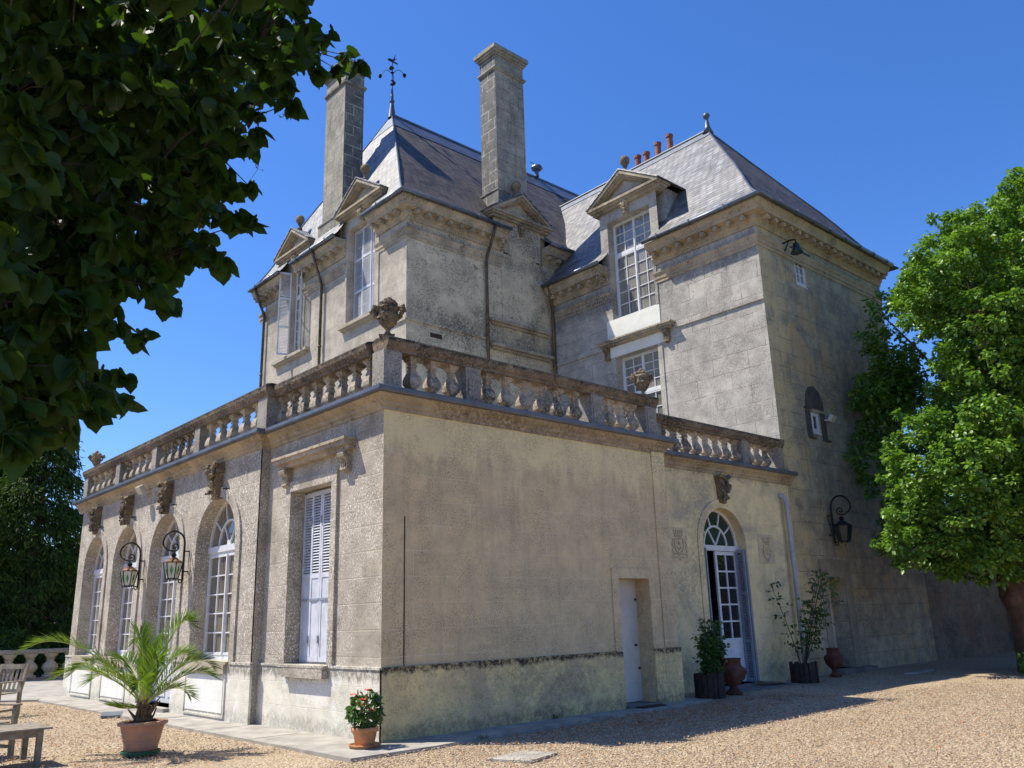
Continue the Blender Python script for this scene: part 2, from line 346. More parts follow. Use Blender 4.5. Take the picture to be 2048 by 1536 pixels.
def gravelmat():
    t = NT('river_gravel'); P = t.pos()
    v = t.n('ShaderNodeTexVoronoi'); t.l(P, v.inputs['Vector']); v.inputs['Scale'].default_value = 38; v.inputs['Randomness'].default_value = 1
    cr = t.xyz(v.outputs['Color'])[0]; cg = t.xyz(v.outputs['Color'])[1]
    a = t.mix(cr, (.29, .19, .105), (.53, .415, .265)); a = t.mix(t.math('MULTIPLY', t.ramp(cg, .78, .95), .8), a, (.13, .10, .075))
    a = t.mix(t.math('MULTIPLY', t.ramp(t.xyz(v.outputs['Color'])[2], .8, .95), .8), a, (.66, .58, .46))
    a = t.mix(t.math('MULTIPLY', t.ramp(v.outputs['Distance'], .55, .95), .35), a, (.16, .11, .07))
    big = t.noise(P, .5, 4, .6); a = t.mix(t.math('MULTIPLY', t.ramp(t.noise(t.vscale(P, (.35, 1.1, 1)), .8, 5, .65, .8), .45, .62), .28), a, (.50, .40, .28)); a = t.mix(t.math('MULTIPLY', t.ramp(big, .42, .7), .35), a, (.27, .165, .10))
    h = t.math('ADD', t.math('MULTIPLY', v.outputs['Distance'], -1.0), t.math('MULTIPLY', t.noise(P, 7, 3), .5))
    return t.fin(a, .85, h, 1.0, .02, spec=.3)
M['gravel'] = gravelmat()
t_ = NT('pebble'); g_ = t_.n('ShaderNodeNewGeometry'); M['pebble'] = t_.fin(t_.mix(t_.ramp(g_.outputs['Random Per Island'], 0, 1), (.27, .18, .11), (.66, .53, .37)), .85)
def slatemat(name, c1, c2, moss=.3, mc=(.16, .145, .12), spec=.6, r0=.42):
    t = NT(name); P = t.pos(); X, Y, Z = t.xyz(P); u = t.math('ADD', X, Y)
    br = t.n('ShaderNodeTexBrick'); t.l(t.comb(u, Z), br.inputs['Vector']); br.offset = .5
    br.inputs['Color1'].default_value = (0, 0, 0, 1); br.inputs['Color2'].default_value = (1, 1, 1, 1); br.inputs['Mortar'].default_value = (0, 0, 0, 1)
    br.inputs['Scale'].default_value = 1; br.inputs['Mortar Size'].default_value = .012; br.inputs['Mortar Smooth'].default_value = .2
    br.inputs['Brick Width'].default_value = .26; br.inputs['Row Height'].default_value = .125
    a = t.mix(t.ramp(br.outputs['Color'], 0, 1), c1, c2)
    a = t.mix(t.math('MULTIPLY', t.ramp(t.noise(P, 1.3, 5, .7, .8), .45, .65), moss), a, mc)
    a = t.mix(t.math('MULTIPLY', t.ramp(t.noise(t.vscale(P, (2.2, 2.2, .5)), 1.2, 4, .6), .5, .7), moss*.8), a, (.028, .022, .022))
    a = t.mix(t.math('MULTIPLY', br.outputs['Fac'], .75), a, (.012, .011, .012))
    row = t.math('FRACT', t.math('DIVIDE', Z, .125))
    h = t.math('ADD', t.math('MULTIPLY', row, -.8), t.math('MULTIPLY', br.outputs['Fac'], -.6))
    h = t.math('ADD', h, t.math('MULTIPLY', t.ramp(br.outputs['Color'], 0, 1), .35))
    r = t.math('ADD', r0, t.math('MULTIPLY', t.noise(P, 5, 2), .25))
    return t.fin(a, r, h, .9, .03, spec=spec)
M['slate'] = slatemat('grey_slate', (.11, .11, .115), (.29, .28, .27), .55, spec=.9, r0=.38)
M['slatebrown'] = slatemat('brown_slate', (.024, .019, .016), (.095, .074, .062), .85, (.11, .09, .07), .35, .5)
M['slatew'] = slatemat('pale_slate_roof', (.095, .095, .10), (.29, .275, .26), .75, spec=.9, r0=.38)
M['lawn'] = plain('lawn_grass', (.06, .10, .03), .9, .3, 2, bump=.4)
# ================================================================== THE HOUSE
H = thing('manor_house', 'old limestone manor with steep slate roofs, two tall chimneys and a balustraded terrace', 'house')

def each(fr, name, mat, boxes, parent=None, **kw):
    r = None
    for b in boxes:
        m = MB(fr); m.box(*b); r = m.build(name, M[mat], parent or H, **kw)
    return r
def bars(mb, u0, u1, z0, z1, cols, rows, o0, o1, w=.024):
    for i in range(1, cols): c = u0+(u1-u0)*i/cols; mb.box(c-w/2, c+w/2, o0, o1, z0, z1)
    for j in range(1, rows): c = z0+(z1-z0)*j/rows; mb.box(u0, u1, o0, o1-.003, c-w/2, c+w/2)
def win(fr, u0, u1, z0, z1, o, cols=2, rows=5, leaves=2, fan=False, transom=None, toprows=0, pm='glassd', fm='paintw', name='window', mullion=.05):
    """casement set in the wall at o (negative = recessed); fan: half-round light above z1; transom: z of a cross bar with toprows above"""
    f = MB(fr); fw = .055
    zt = z1
    f.box(u0, u0+fw, o-.05, o+.02, z0, zt); f.box(u1-fw, u1, o-.05, o+.02, z0, zt)
    f.box(u0+fw, u1-fw, o-.05, o+.02, z0, z0+.09); f.box(u0, u1, o-.01, o+.055, z0-.02, z0+.03)
    segs = [(z0+.09, zt-.05, rows)] if transom is None else [(z0+.09, transom-.04, rows), (transom+.04, zt-.05, toprows)]
    f.box(u0+fw, u1-fw, o-.05, o+.02, zt-.05, zt)
    if transom is not None: f.box(u0+fw, u1-fw, o-.05, o+.035, transom-.04, transom+.04)
    lw = (u1-u0-2*fw)/leaves
    for k in range(leaves):
        a = u0+fw+k*lw; b = a+lw
        for (s0, s1, rw) in segs:
            m_ = .045
            f.box(a, a+m_, o-.03, o+.03, s0, s1); f.box(b-m_, b, o-.03, o+.03, s0, s1)
            f.box(a+m_, b-m_, o-.03, o+.03, s0, s0+m_); f.box(a+m_, b-m_, o-.03, o+.03, s1-m_, s1)
            bars(f, a+m_, b-m_, s0+m_, s1-m_, cols, rw, o-.02, o+.018)
    if leaves == 2:
        c = (u0+u1)/2; f.box(c-.022, c+.022, o+.03, o+.05, z0+.09, zt-.05)
    if fan:
        c = (u0+u1)/2; r = (u1-u0)/2
        f.box(u0, u1, o-.05, o+.05, z1, z1+.12)
        zb = z1+.12; r2 = r-.06; n = 20
        def arc(ra, rb, oo0, oo1):
            for i in range(n):
                t0, t1 = PI*i/n, PI*(i+1)/n
                f.prism([(c+ra*math.cos(t0), zb+ra*math.sin(t0)), (c+rb*math.cos(t0), zb+rb*math.sin(t0)), (c+rb*math.cos(t1), zb+rb*math.sin(t1)), (c+ra*math.cos(t1), zb+ra*math.sin(t1))], oo0, oo1)
        arc(r2, r, o-.05, o+.03); arc(r*.50, r*.50+.04, o-.02, o+.02)
        for t in (36, 72, 108, 144):
            t = R(t); d = Vector((math.cos(t), math.sin(t))); p = Vector((-d.y, d.x))*.016
            A = Vector((c, zb))+d*(r*.52); B = Vector((c, zb))+d*(r2+.01)
            f.prism([tuple(A-p), tuple(B-p), tuple(B+p), tuple(A+p)], o-.018, o+.016)
        for t in (55, 125):
            t = R(t); d = Vector((math.cos(t), math.sin(t))); p = Vector((-d.y, d.x))*.016
            A = Vector((c, zb)); B = Vector((c, zb))+d*(r*.52)
            f.prism([tuple(A-p), tuple(B-p), tuple(B+p), tuple(A+p)], o-.016, o+.014)
        f.box(c-.07, c+.07, o-.02, o+.025, zb, zb+.09)
    w = f.build(name, M[fm], H)
    g = MB(fr); g.box(u0+.01, u1-.01, o-.045, o-.012, z0+.01, z1-.01); g.build('pane', M[pm], w)
    if fan:
        g = MB(fr); g.prism([(c+(r-.01)*math.cos(PI*i/18), z1+.11+(r-.01)*math.sin(PI*i/18)) for i in range(19)], o-.045, o-.012); g.build('pane', M['glassg' if pm == 'glassd' else pm], w)
    return w

def louver_leaf(fr, parent, u0, u1, z0, z1, o, rails=(), solid_to=None, name='shutter', mat='paint', pitch=.044, drop=.014):
    m = MB(fr); s = .05
    m.box(u0, u0+s, o-.018, o+.018, z0, z1); m.box(u1-s, u1, o-.018, o+.018, z0, z1)
    zs = [z0]+list(rails)+[z1]
    for i, z in enumerate(zs):
        a, b = (z0, z0+.07) if i == 0 else ((z1-.07, z1) if i == len(zs)-1 else (z-.04, z+.04))
        m.box(u0+s, u1-s, o-.018, o+.018, a, b)
    z = (solid_to or z0)+.08
    if solid_to: m.box(u0+s, u1-s, o-.010, o+.008, z0+.05, solid_to)
    while z < z1-.09:
        if not any(abs(z-q) < .06 for q in rails):
            m.obox(((u0+u1)/2, o, z), ((u1-u0)/2-s+.002, 0, 0), (0, .014, -drop), (0, .003, .003))
        z += pitch
    return m.build(name, M[mat], parent)

# ---- gallery + garden pavilion (ground floor) -----------------------------------------------------
G = FX(-.15); A1, A2, A3, A4 = (12.16, 13.80), (9.75, 11.44), (7.24, 8.98), (4.58, 6.39)
ZS = 3.12
gh = [arch(a, b, .98, ZS, 22, .98) for a, b in (A1, A2, A4)] + [arch(A3[0], A3[1], .09, ZS, 22, .98)]
m = MB(G); m.wall(rect(3.7, 14.5, 0, 4.75), gh, 0, .34); m.build('wall', M['left'], H)
m = MB(); m.box(-.15, 0, 3.698, 3.75, 0, 4.75); m.build('wall', M['left'], H)
m = MB(FX(0)); m.wall(rect(0, 3.7, 0, 4.75), [rect(1.41, 2.77, .98, 3.78)], 0, .34); m.build('wall', M['left'], H)
m = MB(FY(0)); m.wall(rect(0, 6.65, 0, 4.75), [rect(5.06, 5.92, .04, 2.24)], 0, .40); m.build('wall', M['pav'], H)
m = MB(); m.add([(6.65, 0, 0), (6.65, .85, 0), (6.65, .85, 4.75), (6.65, 0, 4.75)], [(0, 1, 2, 3)]); m.build('wall', M['pav'], H)
m = MB(FY(.85)); m.wall(rect(6.65, 12.8, 0, 4.75), [arch(8.93, 10.6, .06, 3.07, 24, 1.0)], 0, .34); m.build('wall', M['dwall'], H)
m = MB(); m.box(-.15, 6.68, 14.45, 14.5, 0, 4.75); m.build('wall', M['left'], H)
m = MB(); m.prism_z([(-.12, 14.47), (-.12, 3.7), (.02, 3.7), (.02, .02), (6.6, .02), (6.6, .87), (12.82, .87), (12.82, 9.1), (6.7, 9.1), (6.7, 14.47)], 4.76, 5.0); m.build('terrace_slab', M['paving'], H)
# interior behind the open door and the panes
m = MB(); m.box(.35, 6.3, .42, .46, 0, 4.7); m.build('inner_partition', M['dark'], H)
# raised corner strips and plinths
each(FY(0), 'pilaster', 'pav', [(6.26, 6.652, 0, .028, .985, 4.72), (0.0, .37, 0, .006, .985, 4.72)])
m = MB(G)
m.box(3.66, 7.15, 0, .04, 0, .97); m.box(9.07, 14.53, 0, .04, 0, .97); m.box(3.66, 4.5, .0, .055, .955, .995); m.box(6.5, 7.15, 0, .055, .955, .995); m.box(9.07, 9.68, 0, .055, .955, .995); m.box(11.5, 12.1, 0, .055, .955, .995); m.box(13.9, 14.53, 0, .055, .955, .995)
m.build('plinth', M['plinthL'], H)
m = MB(FX(0)); m.box(-.03, 3.7, 0, .03, 0, .965); m.box(-.045, 3.7, 0, .045, .955, .99); m.build('plinth', M['plinthL'], H)
m = MB(FY(0)); m.box(-.027, 5.06, 0, .03, 0, .965); m.box(5.92, 6.70, 0, .05, 0, .975); m.box(-.042, 4.88, 0, .042, .955, .985); m.build('plinth', M['plinthR'], H)
m = MB(FY(.85)); m.box(6.65, 8.72, 0, .03, 0, .99); m.build('plinth', M['dwall'], H)
# window surrounds
m = MB(FX(0))
for a, b, c, d in ((1.25, 1.41, .99, 3.95), (2.77, 2.94, .99, 3.95), (1.41, 2.77, 3.78, 3.95)): m.box(a, b, 0, .045, c, d)
m.build('window_surround', M['left'], H)
m = MB(FX(0)); m.box(1.39, 2.68, 0, .13, .80, .95); m.box(1.36, 2.80, -.3, .135, .95, .985); m.build('window_sill', M['left'], H)
hd = MB(FX(0)); hd.box(.80, 3.13, 0, .12, 4.20, 4.27); hd.box(.77, 3.16, 0, .20, 4.27, 4.34); hd.box(.75, 3.18, 0, .23, 4.34, 4.385)
hood = hd.build('hood_mould', M['rail'], H)
def console(fr, u, z1, h=.34, w=.16, o=.15, parent=None, mat='trim'):
    c = MB(fr); P = [(0, z1), (o, z1), (o+.01, z1-.05), (o, z1-.10), (o*.62, z1-.15), (o*.55, z1-.22), (o*.6, z1-h+.05), (o*.42, z1-h), (0, z1-h)]
    n = len(P); c.add([(u-w/2, p[0], p[1]) for p in P]+[(u+w/2, p[0], p[1]) for p in P], [tuple(range(n)), tuple(range(2*n-1, n-1, -1))]+[(i, (i+1) % n, n+(i+1) % n, n+i) for i in range(n)])
    for s in (-1, 1):
        sp = [(u+s*(w/2+.004), o*.62+.045*math.cos(t)*(1-t/14), z1-.08+.055*math.sin(t)*(1-t/14)) for t in [k*.6 for k in range(16)]]
        c.tube(sp, .009, 5)
    for k in (-.25, .0, .25): c.tube([(u+k*w, o*.66, z1-.14), (u+k*w, o*.62, z1-h+.06)], .012, 5)
    c.box(u-w*.45, u+w*.45, 0, o*.7, z1-h+.03, z1-h+.06)
    return c.build('console', M[mat], parent or H)
console(FX(0), .98, 4.20, .33, .19, .15, hood); console(FX(0), 2.93, 4.20, .33, .19, .15, hood)
# door surround on the shaded side
m = MB(FY(0))
for a, b, c, d in ((4.88, 5.06, .99, 2.42), (5.92, 6.06, .99, 2.42), (5.06, 5.92, 2.24, 2.42)): m.box(a, b, 0, .028, c, d)
m.build('door_surround', M['pav'], H)
d = MB(FY(0)); d.box(5.06, 5.92, -.36, -.32, .07, 2.24)
dr = d.build('door', M['doorw'], H); k = MB(FY(0)); k.tube([(5.80, -.32, 1.05), (5.80, -.27, 1.05)], .02, 8); k.build('handle', M['rust'], dr)
k = MB(FY(0)); k.box(5.86, 5.90, -.32, -.30, .62, .66); k.box(5.86, 5.90, -.32, -.30, 1.85, 1.89); k.build('hinge', M['rust'], dr)
m = MB(FY(0)); m.box(5.04, 5.95, -.34, .12, .0, .06); m.build('threshold', M['pavingdark'], H)
# archivolts, keystones, sills, panels
def archivolt(fr, u0, u1, z0, zs, w, o, n=24, mat='frame', k=.98):
    r = (u1-u0)/2; c = (u0+u1)/2; mb = MB(fr)
    for s in (-1, 1): a, b = sorted((c+s*r, c+s*(r+w))); mb.box(a, b, 0, o, z0, zs)
    for i in range(n):
        t0, t1 = PI*i/n, PI*(i+1)/n
        mb.prism([(c+r*math.cos(t0), zs+k*r*math.sin(t0)), (c+(r+w)*math.cos(t0), zs+k*(r+w)*math.sin(t0)), (c+(r+w)*math.cos(t1), zs+k*(r+w)*math.sin(t1)), (c+r*math.cos(t1), zs+k*r*math.sin(t1))], 0, o)
    return mb.build('archivolt', M[mat], H)
def carved(fr, c, z0, z1, w, o, seed, name='keystone', mat='carved', parent=None):
    mb = MB(fr); n = 9; h = z1-z0
    for i in range(n):                                   # tapering scrolled block with rolls of carving
        t = i/(n-1); z = z0+h*t; ww = w*(.55+.45*t); oo = o*(.55+.45*math.sin(t*PI*.62+.35))
        mb.box(c-ww/2, c+ww/2, -.02, oo*.72, z-.002, z+h/(n-1)-.004 if i < n-1 else z1+.03)
    rnd = random.Random(seed)
    for i in range(26):
        t = rnd.random(); s = rnd.uniform(-.5, .5); z = z0+h*t; r_ = rnd.uniform(.030, .055)*(.7+.5*t)
        oo = o*(.50+.42*math.sin(t*PI*.62+.35)); u = c+s*w*(.5+.45*t)
        mb.lathe([(0.005, -r_), (r_*.75, -r_*.6), (r_, 0), (r_*.75, r_*.6), (.005, r_)], (u, oo, z), 7)
    return mb.build(name, M[mat], parent or H, rough=.035, rs=14, seed=seed, smooth=False)
for i, (a, b) in enumerate((A4, A3, A2, A1)):
    archivolt(G, a, b, .995, ZS, .20, .035, mat='left')
    ks = carved(G, (a+b)/2, 3.98, 4.62, .36, .24, 10+i)
    hk = MB(G)
    for s in (-.42, .42): hk.tube([((a+b)/2+s, 0, 4.12), ((a+b)/2+s, .10, 4.12)], .014, 6); hk.lathe([(.004, -.025), (.025, 0), (.004, .025)], ((a+b)/2+s, .11, 4.12), 8)
    hk.build('wall_hook', M['iron'], H)
    if (a, b) != A3:
        w = win(G, a, b, 1.0, 3.0, -.27, 2, 5, 2, True, pm='glasst')
        s_ = MB(G); s_.box(a-.04, b+.04, -.25, .10, .955, 1.0); s_.box(a+.03, b-.03, .04, .10, .80, .955); s_.build('window_sill', M['frame'], H)
        p_ = MB(G); p_.box(a+.12, b-.05, .04, .052, .14, .76); p_.build('plinth_panel', M['white'], H)
        q_ = MB(G)
        for e in ((a+.02, a+.06, .06, .80), (b-.01, b+.03, .06, .80), (a+.06, b-.01, .06, .09)): q_.box(e[0], e[1], .04, .065, e[2], e[3])
        q_.build('panel_border', M['plinthL'], H)
    else:
        w = win(G, a, b, 1.0, 3.0, -.27, 2, 5, 2, True, pm='glasst', name='glazed_door')
        q_ = MB(G); q_.box(a+.055, b-.055, -.30, -.25, .12, 1.0)
        for s0, s1 in ((a+.13, (a+b)/2-.08), ((a+b)/2+.08, b-.13)): q_.box(s0, s1, -.25, -.235, .24, .86)
        q_.box(a, a+.055, -.31, -.24, .09, 1.0); q_.box(b-.055, b, -.31, -.24, .09, 1.0); q_.build('lower_panel', M['paintw'], w)
        q_ = MB(G); q_.box(a-.1, b+.1, -.34, .16, 0, .09); q_.build('threshold', M['paving'], H)
# shuttered window of the pavilion
wf = win(FX(0), 1.41, 2.77, .99, 3.78, -.30, 2, 7, 2, pm='glassd')
for i in range(4):
    a = 1.425+i*.3325; zz = -.205-(.028 if i in (0, 3) else 0)
    sh = louver_leaf(FX(0), wf, a+.004, a+.3285, 1.02, 3.74, zz, rails=(2.36,), solid_to=2.36, pitch=.046)
    k = MB(FX(0)); k.box(a+.01, a+.32, zz+.018, zz+.028, 1.965, 1.995); k.build('locking_bar', M['paints'], sh)
    for q in (1.30, 3.2): k = MB(FX(0)); k.tube([(a+.3285, zz+.03, q), (a+.3285, zz+.03, q+.12)], .014, 6); k.build('hinge', M['paints'], sh)
# arched side door
archivolt(FY(.85), 8.93, 10.6, .06, 3.07, .19, .03, mat='dwall', k=1.0)
carved(FY(.85), 9.765, 4.0, 4.62, .34, .22, 31)
D8 = FY(.85); f = MB(D8); o = -.25
f.box(8.93, 8.99, o-.05, o+.02, .06, 2.95); f.box(10.54, 10.6, o-.05, o+.02, .06, 2.95); f.box(8.93, 10.6, o-.06, o+.05, 2.95, 3.07)
c, r, zb = 9.765, .835, 3.07
for i in range(20):
    t0, t1 = PI*i/20, PI*(i+1)/20
    for ra, rb, x in ((r-.06, r, .03), (r*.5, r*.5+.04, .02)):
        f.prism([(c+ra*math.cos(t0), zb+ra*math.sin(t0)), (c+rb*math.cos(t0), zb+rb*math.sin(t0)), (c+rb*math.cos(t1), zb+rb*math.sin(t1)), (c+ra*math.cos(t1), zb+ra*math.sin(t1))], o-.04, o+x)
for t, ra, rb in ((36, .52, .94), (72, .52, .94), (108, .52, .94), (144, .52, .94), (55, 0, .52), (125, 0, .52)):
    t = R(t); dd = Vector((math.cos(t), math.sin(t))); p = Vector((-dd.y, dd.x))*.017
    A = Vector((c, zb))+dd*r*ra; B = Vector((c, zb))+dd*r*rb; f.prism([tuple(A-p), tuple(B-p), tuple(B+p), tuple(A+p)], o-.02, o+.016)
ad = f.build('arched_door', M['paintw'], H)
g = MB(D8); g.prism([(c+(r-.02)*math.cos(PI*i/18), zb+(r-.02)*math.sin(PI*i/18)) for i in range(19)], o-.04, o-.01); g.build('pane', M['glassg'], ad)
lf = MB(D8); a, b = 9.70, 10.53
lf.box(a, a+.07, o-.03, o+.015, .08, 2.94); lf.box(b-.07, b, o-.03, o+.015, .08, 2.94); lf.box(a+.07, b-.07, o-.03, o+.015, 2.86, 2.94); lf.box(a+.07, b-.07, o-.03, o+.015, .08, .28); lf.box(a+.07, b-.07, o-.022, o+.004, .28, .98)
for q in (.30, .5): lf.box(a+.07+.69*q, a+.085+.69*q, o+.004, o+.010, .28, .92)
lf.box(a+.07, b-.07, o-.03, o+.015, .92, 1.02); bars(lf, a+.07, b-.07, 1.02, 2.86, 2, 5, o-.02, o+.012, .035)
leaf_ = lf.build('door_leaf', M['paintw'], ad); g = MB(D8); g.box(a+.06, b-.06, o-.022, o-.012, 1.0, 2.87); g.build('pane', M['glassd'], leaf_)
def side_leaf(x, y0, y1):                                  # shutter folded back against the reveal
    fr = Fr(lambda u, oo, z: (x - oo, u, z)); return louver_leaf(fr, ad, y0, y1, .07, 2.98, 0, rails=(.95, 2.0), mat='paints', pitch=.055)
side_leaf(10.56, .82, 1.06); side_leaf(10.50, .84, 1.07); side_leaf(8.975, .80, 1.06)
m = MB(D8); m.box(8.7, 10.9, -.34, .26, 0, .06); m.build('threshold', M['pavingdark'], H)
# plaques with coats of arms beside the door
def crest(x0, x1, z0, z1, kind):
    m = MB(D8); m.box(x0, x1, 0, .018, z0, z1); pq = m.build('crest_plaque', M['crest'], H)
    c = (x0+x1)/2; w = x1-x0; h = z1-z0; e = MB(D8); o = .022
    def ln(P, r=.009): e.tube([(c+p[0]*w, o, z0+p[1]*h) for p in P], r, 5)
    ln([(-.22, .80), (-.2, .72), (.2, .72), (.22, .80)]); ln([(-.20, .76), (.20, .76)])
    for k in range(5):
        q = -.22+.11*k; ln([(q*.95, .80), (q*1.1, .885)], .012); e.lathe([(.004, -.014), (.016, 0), (.004, .014)], (c+q*1.1*w, o+.004, z0+.90*h), 6)
    if kind:
        ln([(-.24, .66), (-.24, .40), (-.16, .30), (0, .24), (.16, .30), (.24, .40), (.24, .66), (-.24, .66)])
        ln([(-.12, .42), (0, .33), (.12, .42)]); ln([(-.04, .52), (0, .56), (.04, .52), (0, .48), (-.04, .52)])
        ln([(-.36, .66), (-.30, .60), (-.38, .50), (-.32, .40), (-.40, .30), (-.28, .22), (-.40, .18)]); ln([(.40, .76), (.46, .68), (.36, .60), (.42, .48), (.34, .38), (.44, .28), (.34, .20), (.44, .16)])
        ln([(-.30, .20), (-.1, .24), (0, .18), (.1, .24), (.30, .20)])
        ln([(-.46, .115), (.46, .115)], .006); ln([(-.02, .08), (-.03, .05), (0, .03), (.03, .05), (.02, .08)])
    else:
        ln([(-.16, .66), (-.22, .5), (-.18, .3), (0, .12), (.18, .3), (.22, .5), (.16, .66), (-.16, .66)])
        ln([(-.10, .58), (-.05, .36), (.08, .30), (.02, .5), (.10, .58)], .007); ln([(-.28, .5), (-.22, .24), (0, .06), (.22, .24), (.28, .5)], .007)
    e.build('relief', M['crestd'], pq)
crest(7.74, 8.36, 2.66, 3.38, 1); crest(11.14, 11.80, 2.68, 3.36, 0)
# terrace cornice + metal edge
PATH = [(-.15, 14.5), (-.15, 3.7), (0, 3.7), (0, 0), (6.65, 0), (6.65, .85), (12.8, .85)]
P1 = [(-.15, 14.7), (-.15, 3.7), (0, 3.7), (0, 0), (6.65, 0), (6.65, .62)]; P2 = [(6.66, .85), (12.95, .85)]
cp = [(-.01, 4.68), (.025, 4.68), (.03, 4.73), (.06, 4.75), (.075, 4.80), (.14, 4.85), (.18, 4.89), (.18, 4.93), (-.01, 4.93)]
for P in (P1, P2):
    m = MB(); m.sweep(P, cp); m.build('cornice', M['rustic'], H, rough=.006, rs=6)
zp2 = [(-.02, 4.935), (.20, 4.895), (.24, 4.905), (.25, 4.93), (.25, 4.985), (.21, 5.005), (-.02, 5.03)]
m = MB(); m.sweep(P1, zp2); m.build('metal_edge', M['zinc'], H)
m = MB(); m.sweep(P2, zp2); m.build('metal_edge', M['zinc'], H)
# ---- balustrades
def baluster(x, y, z0, parent, first=[None]):
    if first[0] is None:
        b = MB(); k = 2**.5/2
        prof = [(.115, 0), (.115, .045), (.085, .06), (.085, .09), (.065, .115), (.10, .15), (.128, .185), (.132, .255), (.115, .30), (.080, .36), (.058, .42), (.055, .45), (.075, .462), (.075, .485), (.058, .495), (.07, .53), (.10, .56), (.115, .575), (.115, .625)]
        b.lathe([(r*.82/k, z) for r, z in prof], (0, 0, 0), 4, rot=PI/4)
        first[0] = b.build('baluster', M['rail'], parent, rough=.012, rs=9, seed=3); o = first[0]
    else:
        o = first[0].copy(); COL.objects.link(o); o.parent = parent
    o.location = (x, y, z0); return o
def balustrade(a, b, piers, bals, horizontal, line, endcaps=(0, 0)):
    """runs a..b along x (horizontal) or y at constant 'line'"""
    fr = ID if horizontal else Fr(lambda u, o, z: (o, u, z))
    m = MB(fr)
    rp = [(-.17, 5.625), (-.17, 5.665), (-.20, 5.69), (-.22, 5.73), (-.235, 5.80), (-.205, 5.835), (-.12, 5.86), (.12, 5.86), (.205, 5.835), (.235, 5.80), (.22, 5.73), (.20, 5.69), (.17, 5.665), (.17, 5.625)]
    n = len(rp); m.add([(a, line+p[0], p[1]) for p in rp]+[(b, line+p[0], p[1]) for p in rp], [tuple(range(n)), tuple(range(2*n-1, n-1, -1))]+[(i, (i+1) % n, n+(i+1) % n, n+i) for i in range(n)])
    root = m.build('balustrade', M['coping'], H, rough=.012, rs=5)
    for (u0, u1) in piers:
        p = MB(fr); p.box(u0, u1, line-.16, line+.16, 5.0, 5.625)
        if (u1-u0) > .25 and horizontal and u0 > .5: p.box(u0+.05, u1-.05, line-.172, line-.161, 5.10, 5.55)
        p.build('pier', M['pier'], root)
    for q in bals:
        x, y = (q, line) if horizontal else (line, q); baluster(x, y, 5.0, root)
    return root
balustrade(.0, 6.55, [(-.03, .30), (1.57, 1.89), (4.58, 4.94), (6.17, 6.50)], [.60, .99, 1.38]+[2.15+.424*i for i in range(6)]+[5.22, 5.56, 5.90], True, .13)
balustrade(.38, 3.66, [], [.58+.42*i for i in range(8)], False, .13)
gp = [(3.56, 3.94), (6.62, 6.90), (9.10, 9.38), (11.62, 11.92), (14.25, 14.58)]
gb = []
for (p0, p1) in zip(gp[:-1], gp[1:]):
    nb = 5; gb += [p0[1]+(p1[0]-p0[1])*(i+.5)/nb for i in range(nb)]
balustrade(3.5, 14.62, gp, gb, False, -.02)
balustrade(6.56, 12.74, [(7.42, 7.74), (10.85, 11.12), (12.44, 12.72)], [6.95, 7.22]+[7.98+.395*i for i in range(8) if 7.98+.395*i < 10.8]+[11.34, 11.72, 12.10], True, .98)
balustrade(.2, 6.6, [(3.2, 3.5)], [.5+.42*i for i in range(14)], True, 14.42)
# cable slit on the shaded wall, drain pipe
m = MB(FY(0)); m.tube([(.385, .010, 1.0), (.385, .010, 3.10)], .009, 6); m.build('cable_conduit', M['pipe'], H)
m = MB(); m.tube([(12.32, .95, 4.36), (12.34, .78, 4.36), (12.37, .72, 4.30), (12.38, .70, 4.2), (12.40, .70, 2.6), (12.40, .70, .12)], .058, 12)
for z in (4.05, 3.0, 1.9, .9): m.lathe([(.058, -.03), (.068, -.03), (.068, .03), (.058, .03)], (12.40, .70, z), 12)
m.build('drain_pipe', M['pvc'], H, smooth=True)

# ---- upper main block ---------------------------------------------------------------------------
MX, MY = 6.68, 9.08
out = [(9.08, 0), (18.58, 0), (18.58, 13.9), (17.35, 13.9), (17.35, 14.95), (14.85, 14.95), (14.85, 13.9), (12.95, 13.9), (12.95, 15.0), (10.3, 15.0), (10.3, 13.9), (9.08, 13.9)]
m = MB(FX(MX)); m.wall(out, [rect(10.82, 12.52, 11.0, 14.42), rect(15.62, 16.47, 10.95, 14.2)], 0, .34); m.build('wall', M['main'], H)
out = [(6.68, 0), (27, 0), (27, 13.9), (12.6, 13.9), (12.6, 14.85), (10.2, 14.85), (10.2, 13.9), (6.68, 13.9)]
m = MB(FY(MY)); m.wall(out, [], 0); m.build('wall', M['mainR'], H)
m = MB(); m.box(6.7, 27, 18.55, 18.58, 0, 13.9); m.box(26.97, 27, 9.1, 18.55, 0, 13.9); m.build('wall', M['main'], H)
VX, VY = 12.8, .9
out = [(.9, 0), (9.08, 0), (9.08, 12.45), (6.62, 12.45), (6.62, 14.75), (4.22, 14.75), (4.22, 12.45), (.9, 12.45)]
m = MB(FX(VX)); m.wall(out, [rect(4.53, 6.30, 10.74, 14.15), rect(4.59, 6.28, 6.6, 9.48)], 0, .34); m.build('wall', M['wing'], H)
m = MB(FY(VY)); m.wall(rect(12.8, 20.3, 0, 12.45), [rect(14.72, 15.36, 10.70, 11.70), rect(14.56, 15.02, 6.26, 6.88), rect(14.25, 15.22, .12, 2.36)], 0, [.25, .15, .5]); m.build('wall', M['side'], H)
m = MB(); m.box(20.27, 20.3, .93, 9.1, 0, 12.45); m.build('wall', M['side'], H)
